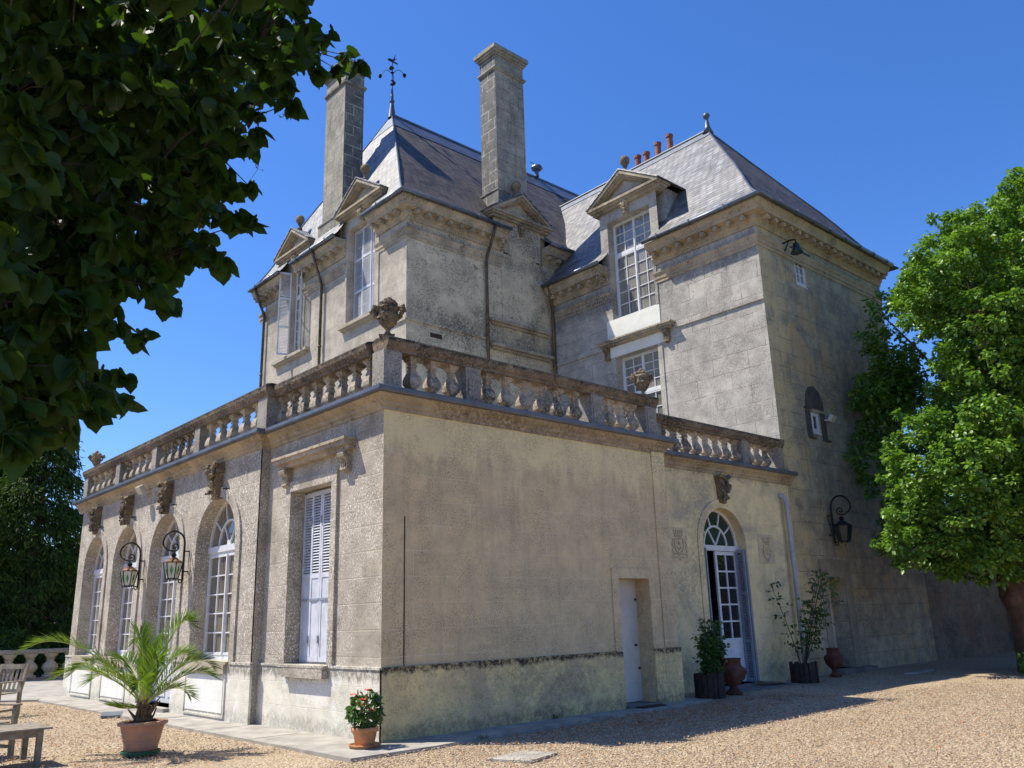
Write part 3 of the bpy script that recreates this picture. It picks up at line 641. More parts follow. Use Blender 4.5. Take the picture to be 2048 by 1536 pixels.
# entablatures: main z top 14.1, wing 12.6
def entab(path, dz, mat, cornice=True, mod_skip=None):
    s = MB()
    cp = [(-.01, 13.50), (.04, 13.50), (.06, 13.60), (.10, 13.64), (.12, 13.66), (.12, 13.80), (.34, 13.82), (.36, 13.92), (.42, 14.0), (.45, 14.06), (.45, 14.10), (-.01, 14.10)]
    ap = [(-.01, 12.90), (.025, 12.90), (.025, 13.0), (.05, 13.01), (.05, 13.12), (.075, 13.15), (.095, 13.20), (.095, 13.24), (-.01, 13.24)]
    s.sweep(path, [(a, z+dz) for a, z in cp]); s.sweep(path, [(a, z+dz) for a, z in ap])
    for (p, q) in zip(path[:-1], path[1:]):
        p = Vector(p); q = Vector(q); d = (q-p); L = d.length; d.normalize(); nn = Vector((d.y, -d.x)); n = max(1, int(L/.40))
        for i in range(n):
            c = p+d*(L*(i+.5)/n); cc = (c.x+nn.x*.22, c.y+nn.y*.22, 13.735+dz)
            s.obox(cc, (d.x*.065, d.y*.065, 0), (nn.x*.10, nn.y*.10, 0), (0, 0, .055))
            cc = (c.x+nn.x*.31, c.y+nn.y*.31, 13.69+dz); s.obox(cc, (d.x*.06, d.y*.06, 0), (nn.x*.02, nn.y*.02, 0), (0, 0, .035))
    s.build('entablature', M[mat], H, rough=.008, rs=7)
    g = MB(); oc = [(.53+.075*math.cos(t), 14.135+dz+.06*math.sin(t)) for t in [2*PI*k/10 for k in range(10)]]
    g.sweep(path, oc); gg = g.build('gutter', M['gutter'], H, smooth=True)
    g = MB()
    for (p, q) in zip(path[:-1], path[1:]):
        p = Vector(p); q = Vector(q); d = (q-p); L = d.length; d.normalize(); nn = Vector((d.y, -d.x)); n = max(1, int(L/.9))
        for i in range(n):
            c = p+d*(L*(i+.5)/n)+nn*.53; g = MB(); g.obox((c.x, c.y, 14.135+dz), (d.x*.012, d.y*.012, 0), (nn.x*.082, nn.y*.082, 0), (0, 0, .067)); g.build('gutter_bracket', M['gutter'], gg)
entab([(MX, 18.98), (MX, 16.55)], 0, 'trim'); entab([(MX, 15.62), (MX, 12.60)], 0, 'trim'); entab([(MX, 10.76), (MX, MY), (10.55, MY)], 0, 'trim'); entab([(12.38, MY), (14.5, MY)], 0, 'trim')
entab([(VX, 8.95), (VX, 6.36)], -1.5, 'trim'); entab([(VX, 4.50), (VX, VY), (20.3, VY)], -1.5, 'rustic')
# string courses, low band, hoods, sills
each(FX(VX), 'string_course', 'wing', [(.88, 3.9, 0, .045, 9.80, 9.90), (6.75, 9.06, 0, .045, 9.80, 9.90)], rough=.01, rs=6)
each(FX(VX), 'window_apron', 'white', [(4.42, 6.56, 0, .02, 10.06, 10.735), (4.36, 6.55, 0, .018, 9.485, 9.83)])
each(FX(VX), 'window_surround', 'wing', [(4.42, 4.53, 0, .03, 10.74, 12.4), (4.42, 4.59, 0, .03, 6.6, 9.48), (6.28, 6.42, 0, .03, 6.6, 9.48)])
hd = MB(FX(VX)); hd.box(3.98, 6.74, 0, .14, 9.84, 9.90); hd.box(3.92, 6.80, 0, .24, 9.90, 9.97); hd.box(3.88, 6.84, 0, .27, 9.97, 10.02); hw = hd.build('hood_mould', M['trim'], H)
console(FX(VX), 4.20, 9.84, .42, .18, .18, hw, 'carved'); console(FX(VX), 6.58, 9.84, .42, .18, .18, hw, 'carved')
m = MB(FY(MY)); m.box(6.66, 10.2, 0, .05, 10.22, 10.30); m.build('string_course', M['mainR'], H, rough=.01, rs=6)
m = MB(FX(MX)); m.box(9.06, 10.2, 0, .05, 10.22, 10.30); m.build('string_course', M['main'], H)
m = MB(FY(MY)); m.box(7.56, 8.0, .0, .008, 9.86, 10.0); m.build('vent_slot', M['rust'], H)
m = MB(FX(MX)); m.box(10.42, 12.78, 0, .17, 10.86, 10.97); m.box(10.5, 12.7, 0, .10, 10.78, 10.86); m.build('window_sill', M['frame'], H)
m = MB(FX(MX)); m.box(14.95, 17.5, 0, .17, 10.80, 10.91); m.box(15.03, 17.42, 0, .10, 10.72, 10.80); m.build('window_sill', M['frame'], H)
each(FX(MX), 'window_surround', 'main', [(10.58, 10.82, 0, .03, 10.97, 14.3), (12.52, 12.62, 0, .03, 10.97, 14.3), (15.38, 15.62, 0, .03, 10.91, 14.2), (16.47, 16.7, 0, .03, 10.91, 14.2)])
m = MB(FY(MY)); m.box(10.62, 10.78, 0, .04, 10.9, 13.5); m.box(12.10, 12.26, 0, .04, 10.9, 13.5); m.box(10.62, 12.26, 0, .04, 13.45, 13.6)
m.box(10.5, 12.35, 0, .028, 8.5, 14.8); m.build('blind_window', M['mainR'], H)
m = MB(FY(MY)); m.box(9.98, 12.5, 0, .10, 10.80, 10.88); m.box(9.92, 12.56, 0, .19, 10.88, 10.98); m.build('blind_window_sill', M['trim'], H, rough=.012, rs=7); m = MB(FY(MY)); m.box(9.96, 12.52, 0, .13, 9.94, 10.02); m.box(9.88, 12.60, 0, .24, 10.02, 10.12); m.build('blind_window_sill', M['trim'], H, rough=.012, rs=7)
# windows upstairs
w = win(FX(MX), 10.82, 12.52, 11.0, 14.42, -.32, 2, 6, 2, pm='glassd')
for i in range(3):
    a = 10.84+i*.555; zz = -.26+(.03 if i == 1 else 0)
    louver_leaf(FX(MX), w, a, a+.545, 11.04, 14.40, zz, rails=(12.15, 13.3), pitch=.055, drop=.021)
w = win(FX(MX), 15.62, 16.47, 10.95, 14.2, -.2, 2, 5, 2, transom=13.2, toprows=2, pm='glassd')
def open_leaf(hx, hy, ang, w_, z0, z1, parent):            # leaf hinged at (hx, hy), swinging out to direction ang
    dx, dy = math.cos(ang), math.sin(ang); fr = Fr(lambda u, o, z: (hx+dx*u-dy*o, hy+dy*u+dx*o, z))
    return louver_leaf(fr, parent, 0, w_, z0, z1, 0, rails=(12.05, 13.15), pitch=.055)
open_leaf(MX-.02, 16.47, R(160), .43, 10.98, 14.18, w); open_leaf(MX-.03, 15.60, R(236), .42, 10.98, 14.18, w)
w = win(FX(VX), 4.53, 6.30, 10.74, 14.15, -.30, 2, 5, 2, transom=13.0, toprows=3, pm='glassb')
w = win(FX(VX), 4.59, 6.28, 6.62, 9.48, -.30, 2, 3, 2, transom=8.2, toprows=4, pm='glassb')
w = win(FY(VY), 14.72, 15.36, 10.70, 11.70, -.06, 2, 3, 1, pm='glassb')
w = win(FY(VY), 14.58, 15.00, 6.28, 6.87, -.04, 1, 1, 1, pm='glassd')
m = MB(FY(VY)); m.prism([(14.30, 6.98), (15.32, 6.98), (15.30, 7.25), (15.15, 7.52), (14.88, 7.66), (14.6, 7.6), (14.38, 7.38)], 0, .012); m.build('cement_patch', M['plaster'], H); each(FY(VY), 'cement_patch', 'plaster', [(14.26, 14.54, 0, .012, 6.12, 6.90), (15.05, 15.34, 0, .012, 6.12, 6.90)])
each(FY(VY), 'lintel_stub', 'plaster', [(14.2, 14.56, 0, .06, 6.93, 6.98), (14.3, 14.62, 0, .05, 6.10, 6.15), (15.05, 15.45, 0, .05, 6.10, 6.15), (14.55, 15.6, 0, .07, 11.74, 11.84)])
m = MB(FY(VY)); m.box(13.95, 14.25, 0, .03, .1, 2.36); m.box(15.22, 15.6, 0, .03, .1, 2.36); m.box(13.95, 15.6, 0, .03, 2.36, 2.85); m.build('door_surround', M['side2'], H)
d = MB(FY(VY)); d.box(14.25, 15.22, -.48, -.44, .14, 2.36); d.build('door', M['doorw'], H)
m = MB(FY(VY)); m.box(14.1, 15.9, -.45, .28, 0, .12); m.build('threshold', M['pavingdark'], H)

# ---- dormer pediments
def pediment(fr, c, hw, zb, za, out=.28, back=2.0, mat='trim', body='main', roofm='slate', seed=0):
    b = MB(fr); bw_ = hw-.24
    b.box(c-bw_, c+bw_, -back, -.34, zb-1.7, zb-.1)
    b.prism([(c-bw_, zb-.1), (c+bw_, zb-.1), (c+bw_, zb), (c, za-.12), (c-bw_, zb)], -back, -.02)
    b.build('dormer', M[body], H)
    p = MB(fr)
    p.box(c-hw+.12, c+hw-.12, -.3, out*.45, zb-.20, zb-.12); p.box(c-hw+.06, c+hw-.06, -.3, out*.75, zb-.12, zb-.05); p.box(c-hw, c+hw, -.4, out, zb-.05, zb+.03)
    s = (za-zb)/hw
    for sg in (-1, 1):
        for (t, oo, off) in ((.09, out, 0), (.075, out*.72, .09), (.06, out*.42, .165)):
            q = [(c+sg*(hw-off*1.2), zb+.03), (c, za+.03-off*1.1), (c, za+.03-off*1.1-t*1.3), (c+sg*(hw-off*1.2-t*2.2), zb+.03)]
            p.prism(q, -.02 if off else -.4, oo)
    p.build('pediment', M[mat], H, rough=.008, rs=6, seed=seed)
    r = MB(fr)
    for sg in (-1, 1): r.prism([(c+sg*(hw+.03), zb+.02), (c, za+.045), (c, za+.085), (c+sg*(hw+.06), zb+.05)], -back, out+.03)
    r.build('pediment_capping', M[roofm], H)
    f = MB(fr); zz = za+.07
    f.lathe([(.09, 0), (.10, .05), (.05, .09), (.045, .16), (.08, .20), (.085, .22), (.06, .24), (.13, .30), (.165, .38), (.165, .46), (.12, .55), (.05, .60), (.005, .61)], (c, -.06, zz), 16)
    f.build('ball_finial', M['carved'], H, smooth=True, rough=.015, rs=9)
pediment(FX(MX), 11.62, 1.42, 15.0, 15.88, mat='trim'); pediment(FX(MX), 16.16, 1.32, 14.92, 15.78, mat='trim')
pediment(FY(MY), 11.38, 1.42, 14.88, 15.78, mat='trim', body='mainR'); pediment(FX(VX), 5.42, 1.50, 14.72, 15.62, mat='trim', body='wing', back=2.6)
for fr, c, z, sd in ((FX(MX), 11.55, 14.80, 1), (FX(MX), 16.1, 14.70, 2), (FY(MY), 11.4, 14.70, 3), (FX(VX), 5.42, 14.58, 4)):
    carved(fr, c, z-.42, z, .24, .20, 50+sd, 'keystone', 'trim')
m = MB(FX(VX))
for k in range(2): m.prism([(4.22, 12.62), (4.22, 13.3), (4.12, 13.1), (4.02, 12.9), (3.85, 12.82), (3.72, 12.72), (3.72, 12.62)], -.22-.01*k, -.04-.01*k)
m.build('volute', M['carved'], H, rough=.02, rs=8)
# ---- roofs
HP = [(0, 0), (.05, .028), (.10, .065), (.16, .12), (.23, .20), (.31, .293), (.40, .392), (.52, .51), (.64, .632), (.76, .754), (.85, .847), (.86, .857), (.93, .93), (1, 1)]
def notch(o, cuts):
    """cut the eaves away where a dormer front rises through them: cuts = [(x0, x1, y0, y1)]"""
    bm = bmesh.new(); bm.from_mesh(o.data)
    for (x0, x1, y0, y1) in cuts:
        for co, no in (((x0, 0, 0), (1, 0, 0)), ((x1, 0, 0), (1, 0, 0)), ((0, y0, 0), (0, 1, 0)), ((0, y1, 0), (0, 1, 0))):
            bmesh.ops.bisect_plane(bm, geom=bm.verts[:]+bm.edges[:]+bm.faces[:], plane_co=co, plane_no=no)
        dl = [f for f in bm.faces if x0 < f.calc_center_median().x < x1 and y0 < f.calc_center_median().y < y1]
        bmesh.ops.delete(bm, geom=dl, context='FACES')
    bm.to_mesh(o.data); bm.free()
def hiproof(c4, r4, z0, z1, mat, split=.85, capmat='lead', name='roof', cuts=()):
    """c4: eave corners, r4: matching ridge points"""
    def ring(t, h, dz=0.0, g=0.0): return [(c[0]+(r[0]-c[0])*t, c[1]+(r[1]-c[1])*t, z0+(z1-z0)*h+dz) for c, r in zip(c4, r4)]
    m = MB(); k = 0; V = []; F = []
    low = [p for p in HP if p[0] <= split+1e-6]; high = [p for p in HP if p[0] >= split-1e-6]
    for P, mt, nm, dz in ((low, mat, name, 0), (high, capmat, 'ridge_flashing', .03)):
        m = MB(); V = []; F = []
        for i, (t, h) in enumerate(P): V += ring(t, h, dz)
        for i in range(len(P)-1):
            for j in range(4): F.append((i*4+j, i*4+(j+1) % 4, (i+1)*4+(j+1) % 4, (i+1)*4+j))
        m.add(V, F); ro = m.build(nm, M[mt], H if nm == name else RO)
        if nm == name:
            notch(ro, cuts); ro.data.materials.append(M['slatebrown'])
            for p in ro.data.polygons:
                if abs(p.normal.y) > .5: p.material_index = 1  # darker brown slate on the slopes that face along y
        if nm == name: RO = ro
    return RO
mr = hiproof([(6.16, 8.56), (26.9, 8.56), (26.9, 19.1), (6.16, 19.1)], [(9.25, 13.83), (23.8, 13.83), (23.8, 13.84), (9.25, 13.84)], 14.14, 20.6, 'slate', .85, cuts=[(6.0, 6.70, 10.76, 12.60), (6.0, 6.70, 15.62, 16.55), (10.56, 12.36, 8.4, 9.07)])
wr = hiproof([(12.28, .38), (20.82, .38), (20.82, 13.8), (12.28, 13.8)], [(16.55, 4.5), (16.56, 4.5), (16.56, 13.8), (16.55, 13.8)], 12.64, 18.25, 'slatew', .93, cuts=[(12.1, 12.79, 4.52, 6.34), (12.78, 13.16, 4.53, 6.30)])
def hipline(m, c, r, z0, z1, rad=.035):
    m.tube([(c[0]+(r[0]-c[0])*t, c[1]+(r[1]-c[1])*t, z0+(z1-z0)*h+.02) for t, h in HP], rad, 6)
m = MB(); hipline(m, (6.16, 8.56), (9.25, 13.83), 14.14, 20.6, .03); hipline(m, (6.16, 19.1), (9.25, 13.84), 14.14, 20.6, .03); m.build('hip_flashing', M['lead'], mr)
m = MB(); hipline(m, (12.28, .38), (16.55, 4.5), 12.64, 18.25, .03); hipline(m, (20.82, .38), (16.55, 4.5), 12.64, 18.25, .03); m.build('hip_flashing', M['lead'], wr)
m = MB(); m.tube([(9.25, 13.83, 20.62), (23.8, 13.83, 20.62)], .07, 8); m.build('ridge_roll', M['lead'], mr)
m = MB(); m.tube([(16.55, 4.5, 18.27), (16.55, 13.5, 18.27)], .07, 8); m.build('ridge_roll', M['zinc'], wr)
# ---- chimneys
def chimney(x0, x1, y0, y1, z0, z1, zb, ml='chim', mr_='chimR', parent=None):
    m = MB(); m.box(x0, x1, y0, y1, z0, z1-.16); c = m.build('chimney', M[mr_], H)
    m = MB(); m.add([(x0-.004, y0+.0, z0), (x0-.004, y1, z0), (x0-.004, y1, z1-.16), (x0-.004, y0, z1-.16)], [(0, 1, 2, 3)]); m.build('chimney_face', M[ml], c)
    m = MB()
    for (e, a, b) in ((.045, z1-.98, z1-.92), (.075, z1-.92, z1-.86), (.05, z1-.34, z1-.26), (.10, z1-.26, z1-.16), (.16, z1-.16, z1-.04), (.15, z1-.04, z1)): m.box(x0-e, x1+e, y0-e, y1+e, a, b)
    m.build('chimney_cap', M['chimR' if ml == 'chim' else 'chim'], c, rough=.008)
    m = MB(); m.box(x0-.10, x1+.10, y0-.10, y1+.10, z0, zb); m.prism_z([(x0-.13, y0-.13), (x1+.13, y0-.13), (x1+.13, y1+.13), (x0-.13, y1+.13)], zb, zb+.05); m.build('chimney_base', M[ml], c)
    return c
chimney(6.72, 7.50, 13.06, 14.42, 13.9, 21.5, 15.25, 'chimR', 'chim'); chimney(10.70, 12.08, 9.34, 10.20, 14.0, 21.85, 15.95, 'chim', 'chimR')
m = MB(); m.box(17.4, 18.6, 6.6, 9.2, 15.5, 18.7); cs = m.build('chimney', M['chimR'], H)
for (y, h) in ((8.85, 1.1), (8.4, 1.05), (7.8, 1.2), (7.2, 1.28)):
    m = MB(); m.lathe([(.15, 0), (.135, .1), (.12, h-.12), (.15, h-.1), (.15, h), (.11, h)], (18, y, 18.7), 12); m.build('chimney_pot', M['cpot'], cs)
# lead snail vent on the main ridge, iron weather vane, wing finial
m = MB(); m.lathe([(.10, 0), (.09, .25), (.2, .32), (.26, .42), (.22, .52), (.1, .58), (.01, .6)], (16.9, 13.7, 20.6), 12); m.tube([(16.5, 13.7, 21.2), (17.2, 13.7, 21.2), (17.3, 13.7, 21.1)], .02, 6); m.build('roof_vent', M['lead'], mr)
fx, fy = 9.24, 13.83
m = MB(); m.lathe([(.16, -.12), (.11, .25), (.07, .55), (.10, .60), (.10, .66), (.055, .70), (.065, .85), (.035, 1.15), (.02, 1.5)], (fx, fy, 20.6), 12)
m.build('finial_base', M['lead'], mr)
m = MB(); m.tube([(fx, fy, 21.3), (fx, fy, 23.1)], .018, 6)
for z, r_ in ((22.0, .09), (22.18, .06), (22.55, .06), (22.75, .085)): m.lathe([(.01, -r_*.8), (r_, 0), (.01, r_*.8)], (fx, fy, z), 8)
for dx, dy in ((.75, -.66), (-.75, .66), (.66, .75), (-.66, -.75)):
    P = [(fx+dx*t, fy+dy*t, 22.45+.22*math.sin(t*PI/.46*1.0)) for t in (0, .1, .2, .3, .4, .48)]; m.tube(P, .013, 5)
    e = P[-1]; m.lathe([(.01, .06), (.07, .03), (.08, -.03), (.04, -.10), (.01, -.12)], e, 7)
m.prism_z([(fx-.22, fy-.01), (fx+.24, fy-.01), (fx+.24, fy+.01), (fx-.22, fy+.01)], 23.02, 23.08); m.tube([(fx-.2, fy, 23.12), (fx, fy, 23.10), (fx+.18, fy, 23.24)], [.01, .05, .015], 6); m.tube([(fx+.05, fy-.02, 23.15), (fx+.02, fy-.2, 23.28)], [.03, .005], 5)
m.build('weather_vane', M['iron'], mr)
m = MB(); m.lathe([(.2, -.1), (.1, .15), (.06, .4), (.05, .5), (.11, .56), (.13, .62), (.11, .68), (.05, .73), (.01, .75)], (16.55, 4.5, 18.25), 12); m.build('roof_finial', M['lead'], wr, smooth=True)
# ---- rainwater pipes
def pipe(P, r=.05, mat='pipe'):
    m = MB(); m.tube(P, r, 10)
    z0, z1 = P[-1][2], P[-2][2]
    for k in range(1, 3): z = z0+(z1-z0)*k/3+.4; m.lathe([(r, -.03), (r+.014, -.03), (r+.014, .03), (r, .03)], (P[-1][0], P[-1][1], z), 10)
    m.build('drain_pipe', M[mat], H, smooth=True)
pipe([(6.18, 14.06, 14.08), (6.2, 14.06, 13.95), (6.52, 14.06, 13.1), (6.58, 14.06, 12.9), (6.58, 14.06, 5.0)])
pipe([(6.18, 18.5, 14.08), (6.2, 18.5, 13.95), (6.52, 18.45, 13.2), (6.58, 18.45, 13.0), (6.58, 18.45, 4.9)])
pipe([(9.85, 8.56, 14.08), (9.85, 8.60, 13.9), (9.80, 8.95, 13.1), (9.78, 8.98, 12.9), (9.78, 8.98, 5.0)])
pipe([(12.38, 8.75, 12.58), (12.42, 8.75, 12.45), (12.62, 8.85, 11.8), (12.70, 8.92, 11.6), (12.70, 8.92, 5.0)], .055)
# ================================================================== GROUND
def sheet(name, pts, z, mat, kind='structure', t=.0):
    m = MB()
    if t: m.prism_z(pts, z-t, z)
    else: m.add([(p[0], p[1], z) for p in pts], [tuple(range(len(pts)))])
    return m.build(name, M[mat], None, kind=kind)
sheet('ground', [(-900, -900), (900, -900), (900, 900), (-900, 900)], -.12, 'lawn')
# gravel court: a fine sheet with small rises, hard against the walls
def gravel():
    nx, ny = 150, 130; xs = np.concatenate([np.linspace(-40, -8, 20), np.linspace(-7.6, 28, 110), np.linspace(29, 45, 10)]); ys = np.concatenate([np.linspace(-40, -12, 12), np.linspace(-11.6, 20, 110), np.linspace(20.6, 23.0, 4)])
    V = []; F = []
    for y in ys:
        for x in xs:
            z = .020*noise.noise(Vector((x*.7, y*.7, 0)))+.012*noise.noise(Vector((x*2.3, y*2.3, 4)))
            if x > 6.4 and y > -2.5: z += .03
            z -= .02
            V.append((x, y, z))
    n = len(xs)
    for j in range(len(ys)-1):
        for i in range(n-1): F.append((j*n+i, j*n+i+1, (j+1)*n+i+1, (j+1)*n+i))
    m = MB(); m.add(V, F); return m.build('gravel_court', M['gravel'], None, smooth=True, kind='structure')
gravel()
sheet('pavement', [(-.97, -.86), (.35, -.86), (1.4, -.72), (3.2, -.62), (6.95, -.42), (7.4, -.2), (7.4, .82), (6.68, .82), (6.68, .03), (.03, .03), (.03, 14.6), (-.5, 14.8), (-1.05, 13.2)], .022, 'paving', t=.06)
sheet('terrace_paving', [(-2.9, 15.6), (-1.02, 13.4), (-.5, 14.72), (9, 14.9), (9, 23.6), (-5.5, 23.6), (-5.0, 19)], .018, 'paving', t=.06)
m = MB()
for y in (1.9, 3.6, 6.0, 8.1, 10.3, 12.4): m.box(-.98, -.2, y, y+.012, .0225, .0245)
m.build('paving_joints', M['pavingdark'], None, kind='structure')
sheet('manhole_cover', [(.10, -2.12), (.76, -2.02), (.98, -2.44), (.32, -2.66)], .006, 'paving', kind=None, t=.03)
tag(bpy.data.objects['manhole_cover'], 'flat grey stone inspection cover half buried in the gravel in front of the shaded wall', 'manhole cover')
sheet('drain_grate', [(-1.32, 7.55), (-1.02, 8.45), (-.70, 8.2), (-1.0, 7.35)], .030, 'gutter', kind=None, t=.03)
tag(bpy.data.objects['drain_grate'], 'grey metal drain grate set at the edge of the paving behind the potted palm', 'grate')
sheet('entrance_step', [(8.7, .6), (8.7, .1), (9.4, -.05), (10.9, .1), (11.1, .5), (11.0, .6)], .035, 'pavingdark', t=.05)

# ================================================================== WALLS, GARDEN BALUSTRADE
gw = thing('garden_wall', 'dark old rendered wall continuing from the manor side behind the linden tree', 'wall', (0, 0, 0))
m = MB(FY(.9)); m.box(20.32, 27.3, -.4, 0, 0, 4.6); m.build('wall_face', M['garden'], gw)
m = MB(); m.box(20.3, 27.1, .8, 1.4, 4.6, 4.75); m.build('wall_coping', M['rail'], gw)
m = MB(FY(.9))

ew = thing('boundary_wall', 'low dark boundary wall closing the far end of the gravel court', 'wall', (0, 0, 0))
m = MB(); m.box(26.6, 27.0, -14, .899, 0, 3.4); m.build('wall_face', M['garden'], ew)
m = MB(); m.box(26.5, 27.1, -14, .88, 3.4, 3.55); m.build('wall_coping', M['rail'], ew)
gbz = thing('garden_balustrade', 'pale stone balustrade with bulbous balusters beyond the far end of the gallery', 'balustrade', (0, 0, 0))
m = MB(); m.box(-9, 7.5, 23.05, 23.45, .88, 1.03); m.build('rail', M['pier'], gbz, bevel=.02); m = MB(); m.box(-9, 7.5, 23.1, 23.4, 0, .10); m.build('base_course', M['pier'], gbz)
b0 = None
for i in range(25):
    x = -8.6+.64*i
    if b0 is None:
        b = MB(); kk = 2**.5/2; b.lathe([(r/kk*1.45, z*1.25+.1) for r, z in [(.115, 0), (.115, .05), (.08, .07), (.07, .12), (.11, .19), (.13, .25), (.115, .32), (.06, .42), (.055, .45), (.08, .48), (.06, .5), (.10, .57), (.115, .625)]], (0, 0, 0), 8, rot=PI/8)
        b0 = b.build('baluster', M['frame'], gbz); o = b0
    else: o = b0.copy(); COL.objects.link(o); o.parent = gbz
    o.location = (x, 23.25, 0)

# ================================================================== URNS ON THE BALUSTRADE
def urn(loc, label, seed, s=1.0, rz=0):
    t = thing('stone_urn', label, 'urn', loc, rz, 'carved stone urns on the terrace balustrade')
    m = MB(); m.box(-.13, .13, -.13, .13, 0, .03); m.lathe([(.11, .03), (.12, .05), (.07, .09), (.045, .14), (.05, .18), (.08, .21), (.135, .27), (.165, .36), (.17, .43), (.15, .48), (.175, .52), (.19, .555), (.16, .58), (.05, .60)], (0, 0, 0), 18)
    m.build('bowl', M['carved'], t, rough=.05, rs=12, seed=seed)
    rnd = random.Random(seed)
    for sg in (-1, 1):
        h = MB(); h.tube([(sg*.15, 0, .36), (sg*.21, 0, .42), (sg*.27, 0, .50), (sg*.24, 0, .58), (sg*.16, 0, .55)], [.035, .045, .055, .05, .035], 8)
        for k in range(4): h.lathe([(.005, -.045), (.04, 0), (.005, .045)], (sg*(.19+.05*rnd.random()), rnd.uniform(-.05, .05), .44+.12*rnd.random()), 7)
        h.build('handle', M['carved'], t, rough=.03, rs=14, seed=seed+5)
    g = MB()
    for k in range(34):
        a = rnd.uniform(0, 2*PI); q = rnd.random()**.6; r_ = rnd.uniform(.035, .06)
        g.lathe([(.005, -r_), (r_*.8, -r_*.5), (r_, 0), (r_*.8, r_*.6), (.005, r_)], (.14*q*math.cos(a), .14*q*math.sin(a), .57+.14*(1-q)+rnd.uniform(0, .05)), 7)
    for k in range(22):
        a = rnd.uniform(0, 2*PI); g.lathe([(.005, -.04), (.035, 0), (.005, .04)], (.165*math.cos(a), .165*math.sin(a), rnd.uniform(.33, .52)), 7)
    g.build('fruit_garland', M['carved'], t, rough=.02, rs=16, seed=seed)
    t.scale = (s, s, s); return t
urn((.15, .14, 5.86), 'mossy carved stone urn with two handles on the near corner of the balustrade', 1, .92, R(-40))
urn((6.33, .13, 5.86), 'smaller carved stone urn on the balustrade end in front of the lower white wing window', 2, .80, R(-35))
urn((.02, 14.42, 5.86), 'distant dark stone urn at the far end of the gallery balustrade against the conifers', 3, .72, R(-30))

# ================================================================== LANTERNS
def lantern(loc, rz, label, glass, sc=1.0):
    """local: wall at y=0, arm reaches along +y"""
    t = thing('wall_lantern', label, 'lantern', loc, rz)
    m = MB(); P = [(0, .10, -.28), (0, .10, .45)]
    R0 = .215; cy, cz = .10+R0, .45
    P += [(0, cy-R0*math.cos(a), cz+R0*math.sin(a)*1.12) for a in [PI*k/14 for k in range(1, 15)]]
    P += [(0, cy+R0*math.cos(a)-.02*a/PI, cz-R0*.72*math.sin(a)) for a in [PI*k/14 for k in range(1, 8)]]
    e = P[-1]; rr = .085; cc = (e[1]-.01, e[2]+rr)
    P += [(0, cc[0]-rr*(1-a/9.5)*math.sin(a), cc[1]-rr*(1-a/9.5)*math.cos(a)) for a in [k*.45 for k in range(1, 19)]]
    m.tube(P, [.020]*3+[.019]*14+[.014]*(len(P)-17), 8)
    sp = [(0, .10+.045-.045*math.cos(a)*(1-a/12), -.28-.045*math.sin(a)*(1-a/12)) for a in [k*.45 for k in range(0, 15)]]; m.tube(sp, .013, 6)
    for z in (.30, -.10): m.tube([(0, 0, z), (0, .12, z)], .014, 6); m.lathe([(.03, -.012), (.03, .012)], (0, .005, z), 8)
    m.tube([(0, 0, .30), (0, -.0, .30), (-.05, .02, .0), (-.13, .015, -.18)], .006, 5)
    m.build('bracket', M['iron'], t)
    ly = e[1]; top = e[2]
    c = MB(); c.tube([(0, ly, top), (0, ly, top-.05)], .009, 6); c.lathe([(.01, -.03), (.045, -.05), (.06, -.08), (.04, -.105), (.05, -.12)], (0, ly, top), 8); c.build('hanger', M['iron'], t)
    z2 = top-.22; z1 = z2-.32
    c = MB(); c.lathe([(.045, .10), (.075, .09), (.10, .055), (.19, .0), (.20, -.012), (.18, -.015)], (0, ly, z2), 6); c.build('cap', M['copper' if glass != 'plain' else 'iron'], t)
    f = MB(); r2, r1 = .185, .115
    q = [(math.cos(a), math.sin(a)) for a in [PI/3*k for k in range(6)]]
    for k in range(6):
        A, B = q[k], q[(k+1) % 6]
        f.tube([(A[0]*r2, ly+A[1]*r2, z2), (A[0]*r1, ly+A[1]*r1, z1)], .010, 5)
        for r_, z in ((r2, z2), (r1, z1)): f.tube([(A[0]*r_, ly+A[1]*r_, z), (B[0]*r_, ly+B[1]*r_, z)], .010, 5)
        f.lathe([(.004, -.03), (.014, -.018), (.006, 0)], (A[0]*r1, ly+A[1]*r1, z1-.008), 6)
    fo = f.build('frame', M['iron'], t)
    g = MB(); g.lathe([(r2-.006, 0), (r1-.006, z1-z2)], (0, ly, z2), 6); g.build('glass', M['milk' if glass != 'plain' else 'glassg'], t)
    if glass != 'plain':
        for k in range(6):
            A, B = q[k], q[(k+1) % 6]; a2 = Vector((A[0]+B[0], A[1]+B[1]))/2; sd_ = Vector((B[0]-A[0], B[1]-A[1]))
            def pt(h, s): r_ = r2+(r1-r2)*h; v = (a2+sd_*s)*(r_+.001); return (v.x, ly+v.y, z2+(z1-z2)*h)
            d = MB(); d.add([pt(.18, 0), pt(.5, -.2), pt(.85, 0), pt(.5, .2)], [(0, 1, 2, 3)]); d.build('green_diamond', M['greenglass'], t)
    t.scale = (sc, sc, sc); return t
lantern((-.15, 6.80, 2.78), R(90), 'scrolled iron lantern with green diamond glass right of the glazed gallery door', 'green')
lantern((-.15, 9.36, 2.76), R(90), 'scrolled iron lantern with green diamond glass farther along, left of the glazed gallery door', 'green')
lantern((14.75, .9, 3.62), R(180), 'plain black iron lantern on a scrolled bracket on the shaded side wall', 'plain', 1.28)
